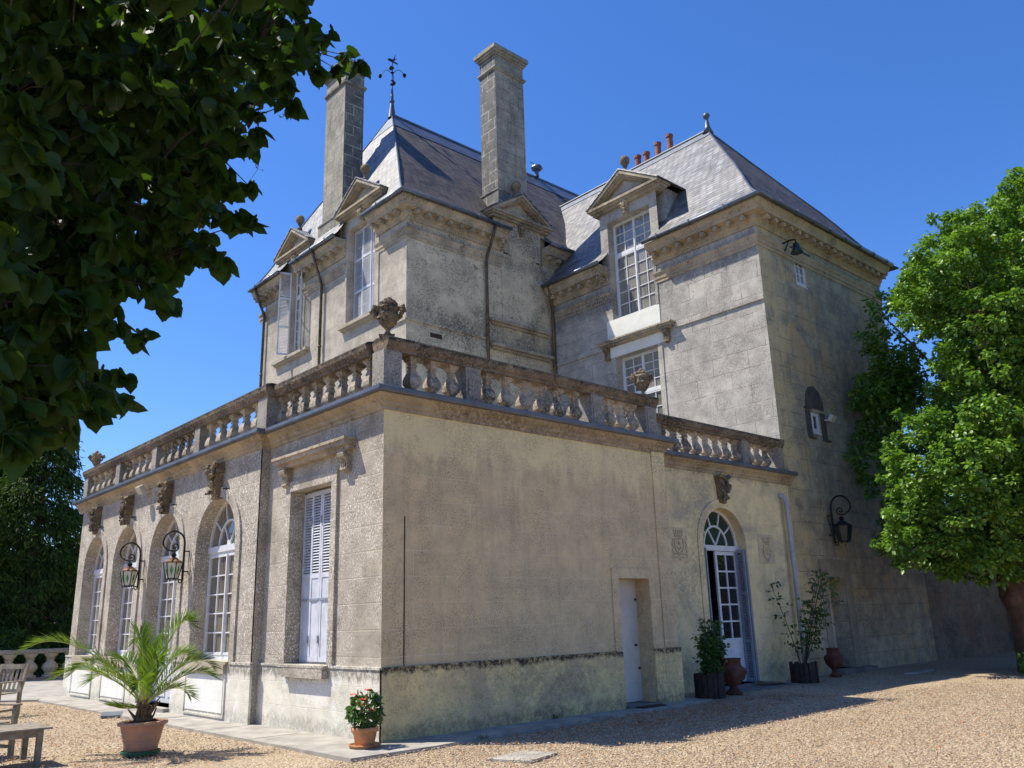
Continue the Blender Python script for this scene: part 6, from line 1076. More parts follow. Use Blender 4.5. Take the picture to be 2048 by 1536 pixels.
CL_RT = "1549,-279,1161,14 1435,-194,906,18 1549,-353,1135,27 1423,-354,396,28 1466,-284,778,21 1755,-577,846,18 1601,-493,549,33 1550,-437,453,33 1360,-230,455,23 1589,-497,404,23 1745,-622,1129,17 1411,-222,425,30 1788,-644,973,24 1637,-564,712,29 1493,-238,840,23 1714,-583,1030,18 1456,-220,559,28 1342,-140,336,19 1437,-318,601,28 1469,-401,378,29 1445,-273,496,28 1501,-336,879,20 1391,-202,594,19 1700,-627,1020,29 1398,-351,501,28 1524,-364,438,26 1780,-603,999,24 1460,-395,686,21 1386,-246,387,19 1457,-245,268,26 1443,-179,263,27 1548,-424,665,27 1612,-452,932,28 1471,-359,547,30 1497,-256,606,32 1397,-304,349,23 1635,-530,825,17 1686,-573,1100,31 1603,-436,350,30 1670,-521,1053,31 1656,-446,1113,22 1697,-486,326,26 1350,-207,487,22 1658,-548,516,26 1676,-563,780,31 1595,-445,596,29 1547,-382,1001,27 1966,-706,1439,17 1689,-545,403,17 1528,-303,249,34 1688,-544,1199,21 1698,-592,727,28 1727,-587,634,32 1618,-489,1117,29 1504,-438,414,30 1346,-124,464,11 1659,-454,339,30 1490,-401,870,24 1594,-467,969,30 1397,-312,428,30 1949,-684,1500,11 1409,-310,552,23 1371,-331,462,17 1646,-501,938,31 1475,-367,897,17 1476,-235,922,34 1538,-441,743,17 1698,-523,581,18 1370,-179,278,19 1498,-395,488,28 1482,-310,909,27 1704,-493,279,30 1632,-533,863,24 1767,-514,278,28 1943,-625,1514,20 1455,-335,318,17 1584,-520,699,17 1860,-658,1402,27 1679,-553,681,16 1807,-660,1060,18 1365,-178,403,18 1607,-500,770,30 1781,-653,1104,18 1648,-375,224,12 1572,-409,1032,31 1488,-322,583,22 1819,-641,1169,25 1774,-482,1295,34 1355,-274,468,25 1742,-580,347,29 1715,-550,1155,21 1509,-267,681,30 1788,-619,621,33 1807,-644,903,29 1718,-611,900,29 1668,-474,1225,24 1626,-512,367,24 1614,-457,632,30 1633,-510,443,22 1803,-618,858,30 1679,-442,1188,28 1838,-609,563,21 1533,-386,789,20 1484,-417,516,18 1431,-383,506,25 1786,-631,806,30 1597,-473,432,31 1687,-411,248,24 1834,-638,1352,25 1502,-270,873,17 1719,-608,695,23 1469,-219,233,22 1601,-463,800,23 1361,-134,301,33 1476,-326,960,24 1626,-561,967,24 1459,-265,739,24 1542,-312,1079,21 1870,-679,1028,22 1620,-510,612,27 1457,-385,572,32 1581,-462,704,30 1487,-266,209,10 1449,-261,1032,28 1595,-446,544,30 1819,-495,224,11 1649,-494,1034,33 1851,-693,1195,28 1368,-289,421,22 1408,-206,372,28 1728,-467,228,16 1548,-453,387,21 1634,-416,1161,25 1824,-547,242,27 1863,-619,743,27 1826,-607,1251,21 1808,-606,668,31 1699,-502,1193,26 1571,-438,306,16 1498,-320,780,19 1499,-227,1009,29 1601,-491,509,24 1492,-422,586,27 1470,-356,825,20 1760,-563,1289,30 1421,-192,309,29 1574,-444,651,20 1471,-325,1010,20 1541,-387,633,20 1698,-591,767,27 1398,-143,555,18 1563,-350,226,20 1745,-567,556,32 1540,-414,972,18 1482,-333,651,28 1956,-674,1414,23 1450,-312,278,16 1509,-364,964,23 1434,-236,601,32 1446,-372,608,31 1797,-518,1295,30 1656,-547,474,31 1584,-454,1004,23 1701,-559,912,29 1563,-404,279,32 1815,-511,1380,11 1552,-390,432,27 1620,-496,648,29 1484,-372,739,17 1733,-527,320,18 1508,-383,325,27 1647,-531,1114,30 1414,-217,856,21 1796,-606,765,28 1386,-209,551,23 1411,-273,390,18 1542,-382,1065,32 1977,-738,1368,27 1676,-440,296,29 1546,-420,349,30 1928,-726,1244,25 1436,-350,475,19 1415,-315,383,29 1819,-643,1282,26 1468,-284,932,29 1957,-693,1371,32 1772,-579,499,26 1833,-571,1374,21 1453,-340,690,19 1850,-672,1314,26 1390,-348,426,24 1871,-586,1437,19 1827,-578,472,24 1495,-271,1076,16 1506,-359,271,20 1856,-685,1270,21 1722,-581,1219,30 1781,-551,307,34 1466,-272,301,23 1582,-446,1051,22 1630,-515,987,20 1996,-747,1419,27 1914,-705,1151,32 1830,-665,1224,33 1606,-371,1180,10 1377,-264,344,25 1768,-593,429,16 1648,-557,603,16 1548,-466,855,25 1522,-396,931,18 1392,-169,330,23 1911,-681,1103,30 1642,-536,429,29 1773,-571,399,18 1622,-540,915,16 1870,-640,856,32 1349,-90,308,11 1419,-243,297,33 1554,-315,1153,18 1524,-434,508,17 1610,-450,492,23 1608,-395,1118,23 1673,-513,530,28 1867,-664,956,27 1829,-666,886,25 1623,-543,636,26 1645,-550,1069,19 1379,-255,508,22 1588,-499,827,23 1396,-134,426,22 1702,-581,969,29 1365,-157,510,28 1628,-559,1012,20 1504,-441,866,28 1791,-612,510,21 1341,-175,367,17 1738,-602,565,32 1655,-516,677,32 1918,-714,1296,25 1741,-535,368,19 1848,-632,692,21 1522,-383,554,31 1460,-284,972,31 1487,-369,347,25 1527,-398,731,18 1460,-207,958,19 1853,-554,1433,11 1862,-647,770,30 1468,-297,715,27 1497,-350,1001,32 1718,-597,1174,18 1606,-542,761,19 1650,-435,1219,23 1640,-458,251,23 1615,-463,378,27 1497,-238,651,26 1728,-558,659,17 1538,-293,208,10 1551,-434,934,30 1670,-585,866,17 1606,-484,585,31 1436,-347,361,28 1340,-194,437,25 1531,-405,310,22 1553,-442,830,20 1809,-482,1356,12 1886,-672,1164,21 1622,-473,474,26 1528,-416,763,25 1673,-568,456,28 1765,-594,533,25 1479,-405,817,25 1529,-437,559,26 1692,-448,1281,9 1554,-494,877,17 1677,-528,737,26 1428,-265,545,27 1691,-555,848,27 1619,-508,1081,29 1816,-562,275,22 1711,-625,1074,16 1489,-301,834,29 1539,-400,685,32 1478,-336,279,32 1380,-147,468,24 1593,-531,475,31 1847,-661,810,29 1772,-601,814,29 1354,-150,248,11 1715,-564,509,27 1831,-627,947,21 1325,-144,374,18 1448,-291,250,28 1708,-550,573,28 1551,-483,740,16 1843,-591,1337,33 1493,-230,691,22 1762,-569,601,22 1587,-369,256,31 1496,-431,471,26 1395,-323,515,29 1776,-557,431,23 1488,-236,885,23 1469,-184,230,13 1573,-315,231,23 1515,-356,1071,33 1420,-161,626,13 1896,-721,1190,28 1608,-477,1054,19 1655,-495,883,27 1455,-211,264,32 1884,-598,1397,18 1791,-659,1009,22 1739,-535,247,27 1860,-605,1470,12 1720,-606,862,16 1724,-418,222,10 1731,-649,1176,26 1999,-734,1465,10 1727,-574,691,16 1986,-650,1549,13 1493,-361,785,20 1655,-443,467,26 1744,-485,656,29 1973,-583,670,43 2088,-717,1408,29 1757,-518,573,29 1644,-439,742,24 1765,-319,1230,26 1491,-273,396,24 1862,-546,873,36 1651,-232,1145,25 1946,-599,952,42 1505,-138,376,39 1535,-342,474,20 1806,-555,559,38 1540,-293,459,39 1913,-552,379,24 1704,-483,1056,38 1799,-553,621,27 1549,-271,315,33 1592,-271,813,29 1804,-492,349,34 1717,-308,1159,32 1825,-583,1023,26 1560,-323,591,23 1578,-316,406,33 1694,-463,836,38 1824,-428,285,21 1425,-117,384,31 1630,-417,535,39 1690,-452,560,21 1576,-381,482,30 1820,-452,1280,43 1973,-644,1151,30 1581,-350,355,36 1764,-385,309,43 1726,-385,1098,27 1471,-136,451,27 1872,-543,971,29 1643,-352,551,30 1993,-575,1493,32 1793,-391,1180,26 1862,-585,1161,28 1541,-218,263,21 1456,-149,274,30 1634,-390,417,27 2028,-639,1098,38 1703,-490,477,26 1963,-613,1394,29 1535,-236,1043,26 2022,-662,1024,41 1971,-681,1355,35 1806,-586,1081,29 1854,-538,1228,21 1615,-228,720,21 1596,-243,992,29 1976,-601,764,24 1599,-307,545,25 1670,-329,1082,21 1641,-398,885,23 1573,-332,992,29 1518,-243,497,32 1702,-307,235,25 1905,-519,260,37 1574,-253,569,31 1768,-429,1111,26 1876,-635,1202,26 1594,-348,768,41 1819,-566,709,26 1683,-401,631,37 1877,-512,1383,33 1563,-190,954,40 1599,-348,635,23 1643,-286,785,28 2082,-683,1488,24 1554,-337,907,36 1478,-107,546,32 1565,-235,881,40 1517,-240,446,40 1498,-201,607,34 1794,-481,1182,37 1745,-480,536,31 1825,-474,276,23 1410,-107,321,27 1912,-600,593,35 1779,-537,813,36 2039,-681,1198,27 1553,-198,310,36 1662,-455,618,34 1613,-292,1156,28 1636,-369,608,34 1602,-342,685,36 2053,-687,1304,25 1959,-598,809,26 1944,-550,1399,24 1761,-488,412,21 1593,-251,647,24 1741,-349,307,34 1856,-568,488,29 1526,-177,886,21 1940,-602,897,36 1647,-402,494,34 1512,-151,316,28 1756,-448,749,29 1921,-569,1334,27 1649,-263,250,28 1529,-175,563,24 1775,-544,1115,38 1866,-516,385,41 1629,-224,225,22 1807,-485,851,20 1656,-434,917,28 2045,-654,1507,35 1558,-286,381,22 1755,-506,783,29 1715,-455,447,30 1670,-437,390,25 1743,-445,683,27 1925,-582,848,41 1654,-429,685,29 1523,-148,632,25 1860,-543,312,39 1571,-286,1025,40 1568,-307,330,36 1678,-462,892,38 1753,-538,660,31 1690,-374,1022,37 1747,-450,1028,28 1597,-387,695,28 1695,-478,957,37 1784,-503,938,40 1925,-612,1135,30 1517,-225,547,24 1787,-509,991,23 1828,-537,1024,24 1673,-395,834,26 1456,-216,367,24 1677,-401,347,20 1881,-545,441,35 1804,-534,910,23 1944,-649,1325,29 1831,-430,1235,24 1636,-315,845,25 1740,-517,706,21 1681,-410,983,40 1530,-187,1010,20 1566,-287,910,42 1474,-152,504,23 1835,-533,772,26 1552,-200,850,20 1833,-512,288,26 1503,-208,416,22 1622,-383,950,40 1694,-463,781,38 1916,-611,1304,25 1814,-378,261,40 1473,-91,485,25 1936,-582,546,20 1607,-192,688,33 1656,-392,765,28 1445,-208,455,38 1602,-293,727,29 1811,-542,1071,36 1757,-441,325,21 1577,-217,771,27 1582,-279,865,24 1918,-624,1001,29 2033,-626,922,27 2050,-618,1555,38 1752,-378,1234,21 1564,-365,441,34 1520,-292,515,23 1550,-319,644,26 1737,-527,510,21 1611,-314,285,25 1897,-609,1061,32 1833,-597,1213,29 1874,-436,236,20 1702,-471,363,33 1570,-153,260,34 1687,-354,240,25 1892,-583,991,35 2012,-648,1224,39 1649,-355,847,23 1740,-413,1051,36 1780,-431,1305,22 1938,-590,711,33 1567,-138,973,20 1811,-503,1272,21 1724,-356,1155,41 1829,-565,800,24 1816,-515,435,37 1617,-384,650,37 1487,-86,272,27 2030,-674,1127,32 1832,-570,665,32 1806,-500,1058,27 1573,-356,397,27 1595,-211,614,30 1845,-466,1349,23 1657,-277,1107,37 2167,-730,1493,32 1551,-239,928,30 2074,-720,1345,21 1423,-146,326,27 2038,-635,977,39 1884,-531,1331,21 1971,-621,855,37 1664,-365,354,38 1760,-479,895,40 1858,-540,519,40 1921,-656,1257,21 1470,-203,506,24 1715,-491,578,39 1928,-534,1448,22 2027,-613,1478,32 1939,-562,618,32 1682,-378,579,32 2076,-701,1261,25 1720,-416,811,30 1617,-341,884,34 1997,-630,812,39 1504,-245,349,23 1821,-497,1116,26 1817,-498,635,36 1810,-574,908,26 1673,-430,863,34 1475,-172,419,42 1835,-581,754,28 1472,-144,576,21 1651,-441,510,32 1573,-262,759,34 2011,-487,329,32 1849,-394,517,32 1846,-292,1232,48 2125,-620,911,33 1828,-413,1087,34 1903,-465,860,48 1670,-254,365,39 1778,-298,858,30 1632,-140,496,33 2053,-538,457,49 1666,-314,492,38 1843,-343,331,44 2112,-599,1198,50 2200,-627,1567,43 1673,-187,997,52 1671,-299,425,48 1859,-453,399,37 1968,-532,1160,49 1902,-386,358,34 1725,-217,760,54 1719,-317,371,46 1796,-408,433,35 1578,-106,430,54 1802,-360,1047,46 2009,-466,1340,30 1629,-195,301,36 1736,-272,575,48 1833,-464,604,53 2072,-560,847,34 1991,-537,1304,35 1943,-460,785,47 1793,-378,733,47 1721,-242,997,53 1717,-293,1029,32 2088,-573,936,38 1984,-414,305,55 1731,-248,887,29 2004,-566,1239,52 1729,-246,1154,34 2073,-622,1006,45 1715,-180,652,37 1926,-526,1025,51 2094,-583,1365,51 2011,-520,279,36 2002,-514,868,53 2000,-559,708,28 2081,-532,573,46 2227,-667,1342,50 2008,-578,1046,55 1891,-476,541,32 1867,-376,1269,46 1623,-200,481,37 1601,-145,278,36 1775,-322,568,40 1831,-399,872,49 1855,-442,1023,55 1796,-311,269,31 1631,-119,386,43 2097,-638,1370,33 1702,-211,931,47 1891,-477,671,50 1914,-468,457,39 2126,-601,803,45 1724,-253,266,33 1592,-68,484,46 1853,-378,602,48 1779,-386,936,37 1724,-351,478,28 1580,-92,568,43 1999,-511,605,37 2182,-674,1446,52 1768,-336,673,46 1995,-515,395,41 1569,-25,326,42 1832,-368,1150,50 1835,-442,913,27 1677,-181,1076,51 1727,-245,647,31 1660,-224,568,53 1952,-512,711,53 1749,-298,919,34 2187,-575,1604,43 1976,-394,1369,41 1690,-118,1010,45 1646,-211,423,35 2006,-512,1394,28 2206,-660,1237,32 1699,-210,844,40 1687,-307,672,31 1699,-238,509,56 1833,-417,785,44 1925,-470,1215,40 1912,-493,1114,46 1689,-302,760,35 2175,-623,1134,36 1792,-298,1131,49 2276,-690,1559,38 1723,-357,796,36 1805,-428,701,51 1912,-477,1000,46 1963,-502,500,48 1561,-80,372,49 1894,-374,295,27 1690,-126,657,45 1589,-179,550,40 1969,-515,939,30 1661,-161,929,31 2063,-579,620,31 1994,-539,775,47 1567,-124,320,45 2035,-559,1427,30 1945,-563,969,28 2098,-605,1265,31 2048,-445,271,33 1893,-431,1253,50 1846,-419,644,32 2022,-535,351,33 1758,-348,424,34 2125,-622,1460,37 2029,-570,1120,51 1787,-330,980,38 1920,-467,351,30 1709,-236,1067,29 1706,-171,728,31 1737,-368,861,37 1749,-292,312,40 1619,-184,368,36 2069,-590,687,52 1899,-427,485,50 1916,-414,1189,39 2234,-698,1405,54 1777,-325,744,29 1661,-244,308,31 1959,-430,870,42 2220,-487,316,45 1990,-356,395,64 1742,-41,439,65 2263,-501,1572,40 2035,-469,561,61 2300,-633,1359,55 1876,-257,588,50 1852,-271,1153,50 2066,-528,986,53 2007,-383,499,35 2008,-399,1141,48 2254,-581,1041,67 2078,-500,1099,64 1817,-228,311,38 1950,-339,906,67 1895,-298,800,38 2003,-391,644,54 2079,-470,453,46 1785,-111,609,61 1848,-266,500,42 1680,-58,557,44 1860,-187,938,63 2270,-619,1446,43 2320,-617,1586,49 1996,-335,1179,52 1692,-145,504,63 1768,-192,613,42 2148,-555,1278,38 1805,-172,712,36 2377,-625,1207,54 2018,-411,751,47 1819,-238,834,51 1806,-186,1035,64 2006,-382,998,69 2135,-436,1407,58 1709,-186,386,41 2079,-371,298,50 2208,-536,943,38 1897,-335,529,69 2102,-454,1248,39 1985,-274,311,42 2039,-434,1066,58 2124,-531,776,39 2119,-428,303,57 1833,-269,1019,54 1762,-124,277,63 1999,-341,1280,72 2242,-539,650,71 1870,-315,452,68 2039,-436,384,67 1863,-275,686,55 1870,-185,1149,73 2074,-461,730,38 1896,-299,958,70 2356,-682,1556,36 2135,-518,540,46 1954,-326,628,70 2138,-572,1137,34 1743,-131,1049,59 1827,-220,399,38 1681,-19,360,42 2023,-473,810,69 2249,-578,827,45 1941,-330,1055,64 1872,-346,703,56 2161,-497,675,48 2042,-411,1300,49 1696,-75,315,45 2130,-522,1409,68 1798,-197,479,41 1817,-252,749,46 2213,-489,394,61 2218,-558,738,43 2053,-461,950,68 2227,-516,474,40 2364,-681,1464,50 1943,-393,801,47 2249,-583,909,64 2306,-608,1269,70 1855,-298,375,44 1813,-167,813,52 1881,-216,1243,36 1836,-120,988,39 2038,-403,576,37 2454,-631,1466,93 2082,-365,1225,78 2097,-435,475,87 2040,-386,774,54 2215,-481,1343,101 2212,-420,374,65 1986,-320,565,78 2176,-498,907,87 2094,-379,915,103 1890,-222,445,98 2390,-585,1210,89 1780,-73,401,76 1948,-200,1003,66 2193,-476,1135,88 2037,-386,1068,72 1936,-259,858,91 1814,-130,524,61 1932,-272,704,52 2129,-337,385,94 2361,-572,1548,68 2250,-534,783,51 2344,-565,1059,83 2107,-446,649,77 1982,-300,997,92 2275,-488,562,97 1928,-149,643,66 1880,-179,340,104 1964,-311,448,85 1977,-257,1153,91 1902,-241,563,68 1873,-171,1095,80 2280,-554,1289,52 2128,-462,769,51 2038,-241,348,73 1892,-182,761,79"
CL_RD = "1777,-14,824,66 1822,-60,746,22 1787,-22,972,17 1820,-40,829,51 1740,42,567,17 1738,39,448,17 1724,43,778,43 1671,60,511,26 1785,22,1069,17 1825,-45,1097,20 1728,22,634,33 1638,60,542,22 1818,-15,879,65 1774,7,906,38 1803,-29,1046,27 1849,-66,817,17 1759,22,713,59 1771,2,1009,21 1774,-10,702,33 1796,-1,762,71 1814,-31,776,59 1633,60,636,17 1665,60,766,17 1830,-59,878,33 1757,18,856,21 1729,33,953,17 1749,44,908,17 1716,62,689,17 1697,58,730,21 1706,62,481,19 1672,60,602,38 1781,-4,664,17 1857,-69,1062,17 1807,-42,947,17 1708,57,821,17 1769,13,796,68 1779,14,954,39 1843,-53,923,17 1827,-23,728,26 1722,59,651,40 1722,47,392,17 1592,60,569,17 1753,26,752,63 1803,-6,1091,17 1716,2,909,33 1656,39,652,24 1721,-22,756,83 1740,-28,816,64 1699,-23,1015,24 1767,-53,771,56 1792,-78,1040,18 1622,50,551,26 1717,-26,651,17 1658,3,744,56 1721,-52,706,34 1623,48,719,17 1665,20,591,36 1755,-61,882,37 1795,-87,879,17 1716,-45,936,21 1657,43,507,28 1604,54,594,17 1699,-3,853,17 1756,-72,811,45 1781,-96,786,17 1695,-2,690,55 1662,7,450,17 1704,-11,970,19 1748,-33,1065,17 1784,-76,740,22 1651,17,804,17 1641,44,767,17 1671,28,707,21 1657,12,929,17 1684,32,392,17 1727,-54,995,17 1692,23,548,17 1705,11,639,36 1655,45,463,17"
# ================================================================== TREES
def dec(s): return np.array([[float(v)/100 for v in q.split(',')] for q in s.split()])
def clump_leaves(name, parent, mat, cl, per, size, seed, asp=.55, tpl=None, droop=.5, flat=.8, up=.6, jit=.35, rpow=.5, mn=3):
    rs = np.random.RandomState(seed); P = []; D = []; L = []
    for (x, y, z, r) in cl:
        n = max(mn, int(per*(r*r) if callable(per) is False and per > 60 else per))
        d = rs.normal(size=(n, 3)); d /= np.linalg.norm(d, axis=1, keepdims=True); q = rs.uniform(0, 1, (n, 1))**rpow
        P.append(np.array([x, y, z])+d*q*r*np.array([1, 1, flat])); dd = d+rs.normal(size=(n, 3))*.7; dd[:, 2] = dd[:, 2]*.6-droop; D.append(dd)
        L.append(rs.uniform(1-jit, 1+jit, n)*size)
    return leaves(name, parent, mat, np.concatenate(P), np.concatenate(D), np.concatenate(L), asp, seed, tpl=tpl, up=up)
LH = np.array([(0, 0), (-.10, .24), (-.03, .45), (.16, .55), (.30, .54), (.42, .55), (.56, .46), (.68, .42), (.80, .24), (.98, 0), (.80, -.24), (.68, -.42), (.56, -.46), (.42, -.55), (.30, -.54), (.16, -.55), (-.03, -.45), (-.10, -.24)])
CN, CD_, CO = dec(CL_NEAR), dec(CL_DEEP), dec(CL_SHADE)
lt = thing('linden_tree', 'large linden overhanging the upper left of the view with dark heart shaped leaves in shade', 'tree', (-10.6, -6.3, 0))
def nl(cl): c = cl.copy(); c[:, 0] += 10.6; c[:, 1] += 6.3; return c
m = MB(); m.tube([(0, 0, -.1), (0, 0, .4), (.05, .02, 1.5), (.1, 0, 3.0), (.25, -.05, 4.5)], [.42, .33, .28, .26, .24], 14); m.build('trunk', M['bark'], lt, smooth=True)
rs = np.random.RandomState(2); allc = np.concatenate([nl(CD_), nl(CO)]); limbs = []
m = MB(); tw = MB()
ends = allc[rs.choice(len(allc), 26, False)]
for i, e in enumerate(ends):
    a = Vector((.15, 0, rs.uniform(2.8, 4.5))); b = Vector(e[:3]); mid = a.lerp(b, .5)+Vector((0, 0, .5+rs.rand()*.6)); P = [a*(1-s)**2+mid*2*s*(1-s)+b*s*s for s in [float(q) for q in np.linspace(0, 1, 14)]]
    m.tube([tuple(p) for p in P], [.075*(1-.85*s)+.008 for s in [float(q) for q in np.linspace(0, 1, 14)]], 7); limbs += P[4:]
m.build('limb', M['bark'], lt, smooth=True)
LA = np.array([tuple(p) for p in limbs])
for c in nl(CN):                                       # twigs from the nearest limb point to each spray of leaves
    d = np.linalg.norm(allc[:, :3]-c[:3], axis=1); k = allc[np.argmin(d)][:3]
    a = Vector(k); b = Vector(c[:3]); tw.tube([tuple(a), tuple(a.lerp(b, .5)+Vector((0, 0, .04))), tuple(b)], [.006, .0045, .0025], 4)
for c in allc[::2]:
    d = np.linalg.norm(LA-c[:3], axis=1); a = Vector(LA[np.argmin(d)]); b = Vector(c[:3]); tw.tube([tuple(a), tuple(a.lerp(b, .5)+Vector((0, 0, .05))), tuple(b)], [.012, .009, .005], 4)
tw.build('twig', M['bark'], lt)
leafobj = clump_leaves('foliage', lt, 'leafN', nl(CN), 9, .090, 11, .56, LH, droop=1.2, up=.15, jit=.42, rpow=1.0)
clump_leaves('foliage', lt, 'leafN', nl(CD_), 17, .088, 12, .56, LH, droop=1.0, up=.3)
clump_leaves('foliage', lt, 'leafN', nl(CO), 60, .13, 13, .56, None, droop=.6, up=.8)  # unseen part of the crown, added to shade the leaves in view
# small fruit clusters on the outermost twigs
for c in nl(CN)[::9]:
    m = MB(); p = Vector(c[:3]); e = p+Vector(rs.normal(size=3)*.05)+Vector((0, 0, -.07)); m.tube([tuple(p), tuple(e)], .0012, 3)
    for k in range(5): q = e+Vector(rs.normal(size=3)*.012); m.tube([tuple(e), tuple(q)], .0008, 3); m.lathe([(.001, -.004), (.004, 0), (.001, .004)], tuple(q), 5)
    m.build('fruit_cluster', M['palmdry'], lt)

RT = thing('linden_tree', 'broad sunlit linden with a gnarled trunk at the right of the gravel court', 'tree', (16.75, -2.95, 0))
def rl(cl): c = cl.copy(); c[:, 0] -= 16.75; c[:, 1] += 2.95; return c
m = MB(); m.tube([(0, 0, -.1), (0, 0, .15), (-.02, .02, .7), (-.05, .03, 1.3), (0, .02, 1.7), (.1, 0, 2.2), (.15, 0, 3.2), (.2, 0, 6), (.3, 0, 10)], [.52, .42, .37, .38, .56, .60, .34, .24, .10], 18)
for (x, y, z, r) in ((-.35, .15, 1.72, .26), (-.15, -.35, 1.9, .3), (.25, -.35, 1.6, .25), (-.3, -.15, 2.15, .24), (.1, .4, 1.8, .25)): m.lathe([(.02, -r), (r*.7, -r*.7), (r, 0), (r*.75, r*.6), (.02, r)], (x, y, z), 12)
m.build('trunk', M['barkR'], RT, smooth=True, rough=.07, rs=4)
A_, B_ = rl(dec(CL_RT)), rl(dec(CL_RD)); al = np.concatenate([A_, B_]); rs = np.random.RandomState(9); m = MB()
for e in al[rs.choice(len(al), 30, False)]:
    z0 = min(max(e[2]*.55, 1.9), 7); a = Vector((.15, 0, z0)); b = Vector(e[:3]); mid = a.lerp(b, .5)+Vector((0, 0, .4))
    P = [a*(1-s)**2+mid*2*s*(1-s)+b*s*s for s in [float(q) for q in np.linspace(0, 1, 10)]]; m.tube([tuple(p) for p in P], [.065*(1-.88*s)+.005 for s in [float(q) for q in np.linspace(0, 1, 10)]], 6)
m.build('limb', M['bark'], RT)
clump_leaves('foliage', RT, 'leafR', A_, 2300, .105, 21, .58, None, droop=.35, flat=.95, up=.9, mn=16, rpow=.55)
clump_leaves('foliage', RT, 'leafR', B_, 1100, .11, 22, .58, None, droop=.5, up=.9, mn=22, rpow=.5)

def conifer(loc, h, r, seed, label):
    t = thing('conifer_tree', label, 'conifer', loc, 0, 'dark conifers beyond the garden balustrade')
    m = MB(); m.tube([(0, 0, 0), (0, 0, h*.5), (0, 0, h)], [.28, .16, .02], 9); m.build('trunk', M['bark'], t)
    rs = np.random.RandomState(seed); P = []; D = []; L = []
    nb = int(h*44); br = MB()
    for k in range(nb):
        z = h*(.03+.96*(k/nb)); a = rs.uniform(0, 2*PI); rr = r*(1-z/h)**.75*rs.uniform(.7, 1.15)+.25; c, s = math.cos(a), math.sin(a)
        if k % 3 == 0: br.tube([(0, 0, z), (rr*.6*c, rr*.6*s, z+.15), (rr*c, rr*s, z-.25)], [.03, .02, .006], 4)
        n = 70
        q = rs.uniform(.25, 1, n)**.7; w = rs.normal(size=n)*.30*(q+.2); dz = rs.normal(size=n)*.10
        P.append(np.stack([rr*q*c-w*s, rr*q*s+w*c, z+.35*q-.75*q*q+dz], 1)); dd = np.stack([c*.5-s*w*2, s*.5+c*w*2, np.full(n, -.75)], 1)+rs.normal(size=(n, 3))*.25; D.append(dd); L.append(rs.uniform(.14, .30, n))
    br.build('branch', M['bark'], t); P = np.concatenate(P); D = np.concatenate(D); L = np.concatenate(L)
    leaves('foliage', t, 'conif', P, D, L, .17, seed, up=.2); return t
conifer((-1.6, 27.5, 0), 11.0, 3.3, 1, 'tall dark conifer nearest the left edge behind the garden balustrade')
conifer((1.9, 28.4, 0), 11.2, 3.0, 2, 'conifer with the lighter feathery top just left of the far gallery urn')
conifer((-4.6, 30.5, 0), 12.5, 3.4, 3, 'farthest left conifer, mostly hidden by the overhanging linden')
conifer((.2, 33.5, 0), 13.0, 3.6, 4, 'conifer standing farther back in the gap between two nearer conifers')
hg = thing('hedge', 'low mixed green shrubs growing directly behind the garden balustrade', 'hedge', (0, 24.9, 0))
rs = np.random.RandomState(3); n = 9000
P = np.stack([rs.uniform(-9, 7, n), rs.uniform(-.8, .9, n), rs.uniform(0, 1, n)**.8*1.7], 1); P[:, 2] *= .75+.25*np.sin(P[:, 0]*2.1)
leaves('foliage', hg, 'conif', P, rs.normal(size=(n, 3)), rs.uniform(.10, .2, n), .4, 5)
wd = np.random.RandomState(8); n = 26000; P = np.stack([wd.uniform(-34, 14, n), wd.uniform(38, 42, n), wd.uniform(0, 1, n)*9], 1); P[:, 2] *= .8+.2*np.sin(P[:, 0]*.9)
tag(leaves('woodland', None, 'conif', P, wd.normal(size=(n, 3)), wd.uniform(.35, .7, n), .45, 6), 'dark distant woodland closing the view beyond the conifers', 'woodland', kind='stuff')
# leafy seedling at the foot of the linden
t = thing('ground_plant', 'small yellow green leafy plant at the foot of the gnarled linden trunk', 'plant', (15.75, -3.25, 0))
bush(t, (0, 0, .22), .42, .26, 260, .11, 7, 'leafR', asp=.6, z0=0, inner=.2, stems=7, stemmat='bark')
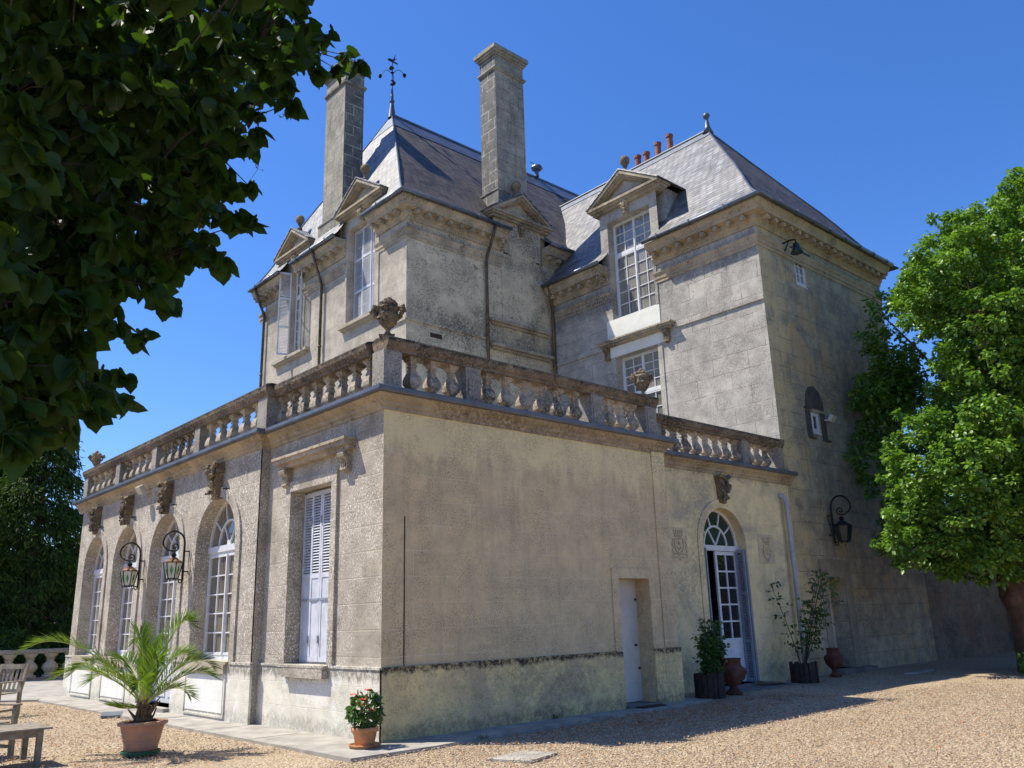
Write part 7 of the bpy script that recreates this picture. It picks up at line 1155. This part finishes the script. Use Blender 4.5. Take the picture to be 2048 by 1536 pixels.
# fallen leaves
rs = np.random.RandomState(12)
def fallen(name, areas, label):
    P = []
    for (x0, x1, y0, y1, n) in areas: P.append(np.stack([rs.uniform(x0, x1, n), rs.uniform(y0, y1, n), rs.uniform(.012, .028, n)], 1))
    P = np.concatenate(P); D = rs.normal(size=(len(P), 3)); D[:, 2] *= .18
    o = leaves(name, None, 'deadleaf', P, D, rs.uniform(.022, .06, len(P)), .5, 14, up=3); tag(o, label, 'leaves', kind='stuff')
fallen('fallen_leaves', [(1.5, 9, -1.9, -.5, 900), (3, 8.5, -2.6, -.6, 500), (-4, 12, -6.5, -.9, 520), (-5, -2, .2, 5, 240), (9, 16, -1.5, .7, 250)], 'dry orange brown fallen leaves scattered over the gravel')

# loose stones on top of the raked gravel, so that it is not one flat sheet
rs = np.random.RandomState(31); P = []
for (x0, x1, y0, y1, n) in ((-6, 13, -8.5, -.9, 78000), (-6, -1.0, .5, 12, 14000), (8, 19, -5, .6, 14000)):
    P.append(np.stack([rs.uniform(x0, x1, n), rs.uniform(y0, y1, n), rs.uniform(-.002, .010, n)], 1))
P = np.concatenate(P); P = P[~((P[:, 0] > -1.0) & (P[:, 1] > -.45))| (P[:, 0] > 7.4)]
P = P[~((P[:, 0] > -1.05) & (P[:, 0] < 2.6) & (P[:, 1] > -.9))]; n = len(P); r_ = rs.uniform(.006, .014, n)[:, None, None]
OC = np.array([(1, 0, 0), (0, 1, 0), (-1, 0, 0), (0, -1, 0), (0, 0, .6), (0, 0, -.6)]); a_ = rs.uniform(0, 6.28, n); sx = rs.uniform(.8, 1.6, n)
Rm = np.zeros((n, 3, 3)); Rm[:, 0, 0] = np.cos(a_)*sx; Rm[:, 0, 1] = -np.sin(a_); Rm[:, 1, 0] = np.sin(a_)*sx; Rm[:, 1, 1] = np.cos(a_); Rm[:, 2, 2] = rs.uniform(.7, 1.3, n)
V = np.einsum('nij,kj->nki', Rm, OC)*r_+P[:, None, :]; F = np.array([(0, 1, 4), (1, 2, 4), (2, 3, 4), (3, 0, 4), (1, 0, 5), (2, 1, 5), (3, 2, 5), (0, 3, 5)])
F = (F[None]+(np.arange(n)*6)[:, None, None]).reshape(-1, 3)
tag(npmesh('gravel_stones', None, 'pebble', V.reshape(-1, 3), F), 'loose pebbles lying on the gravel court', 'gravel', kind='stuff')
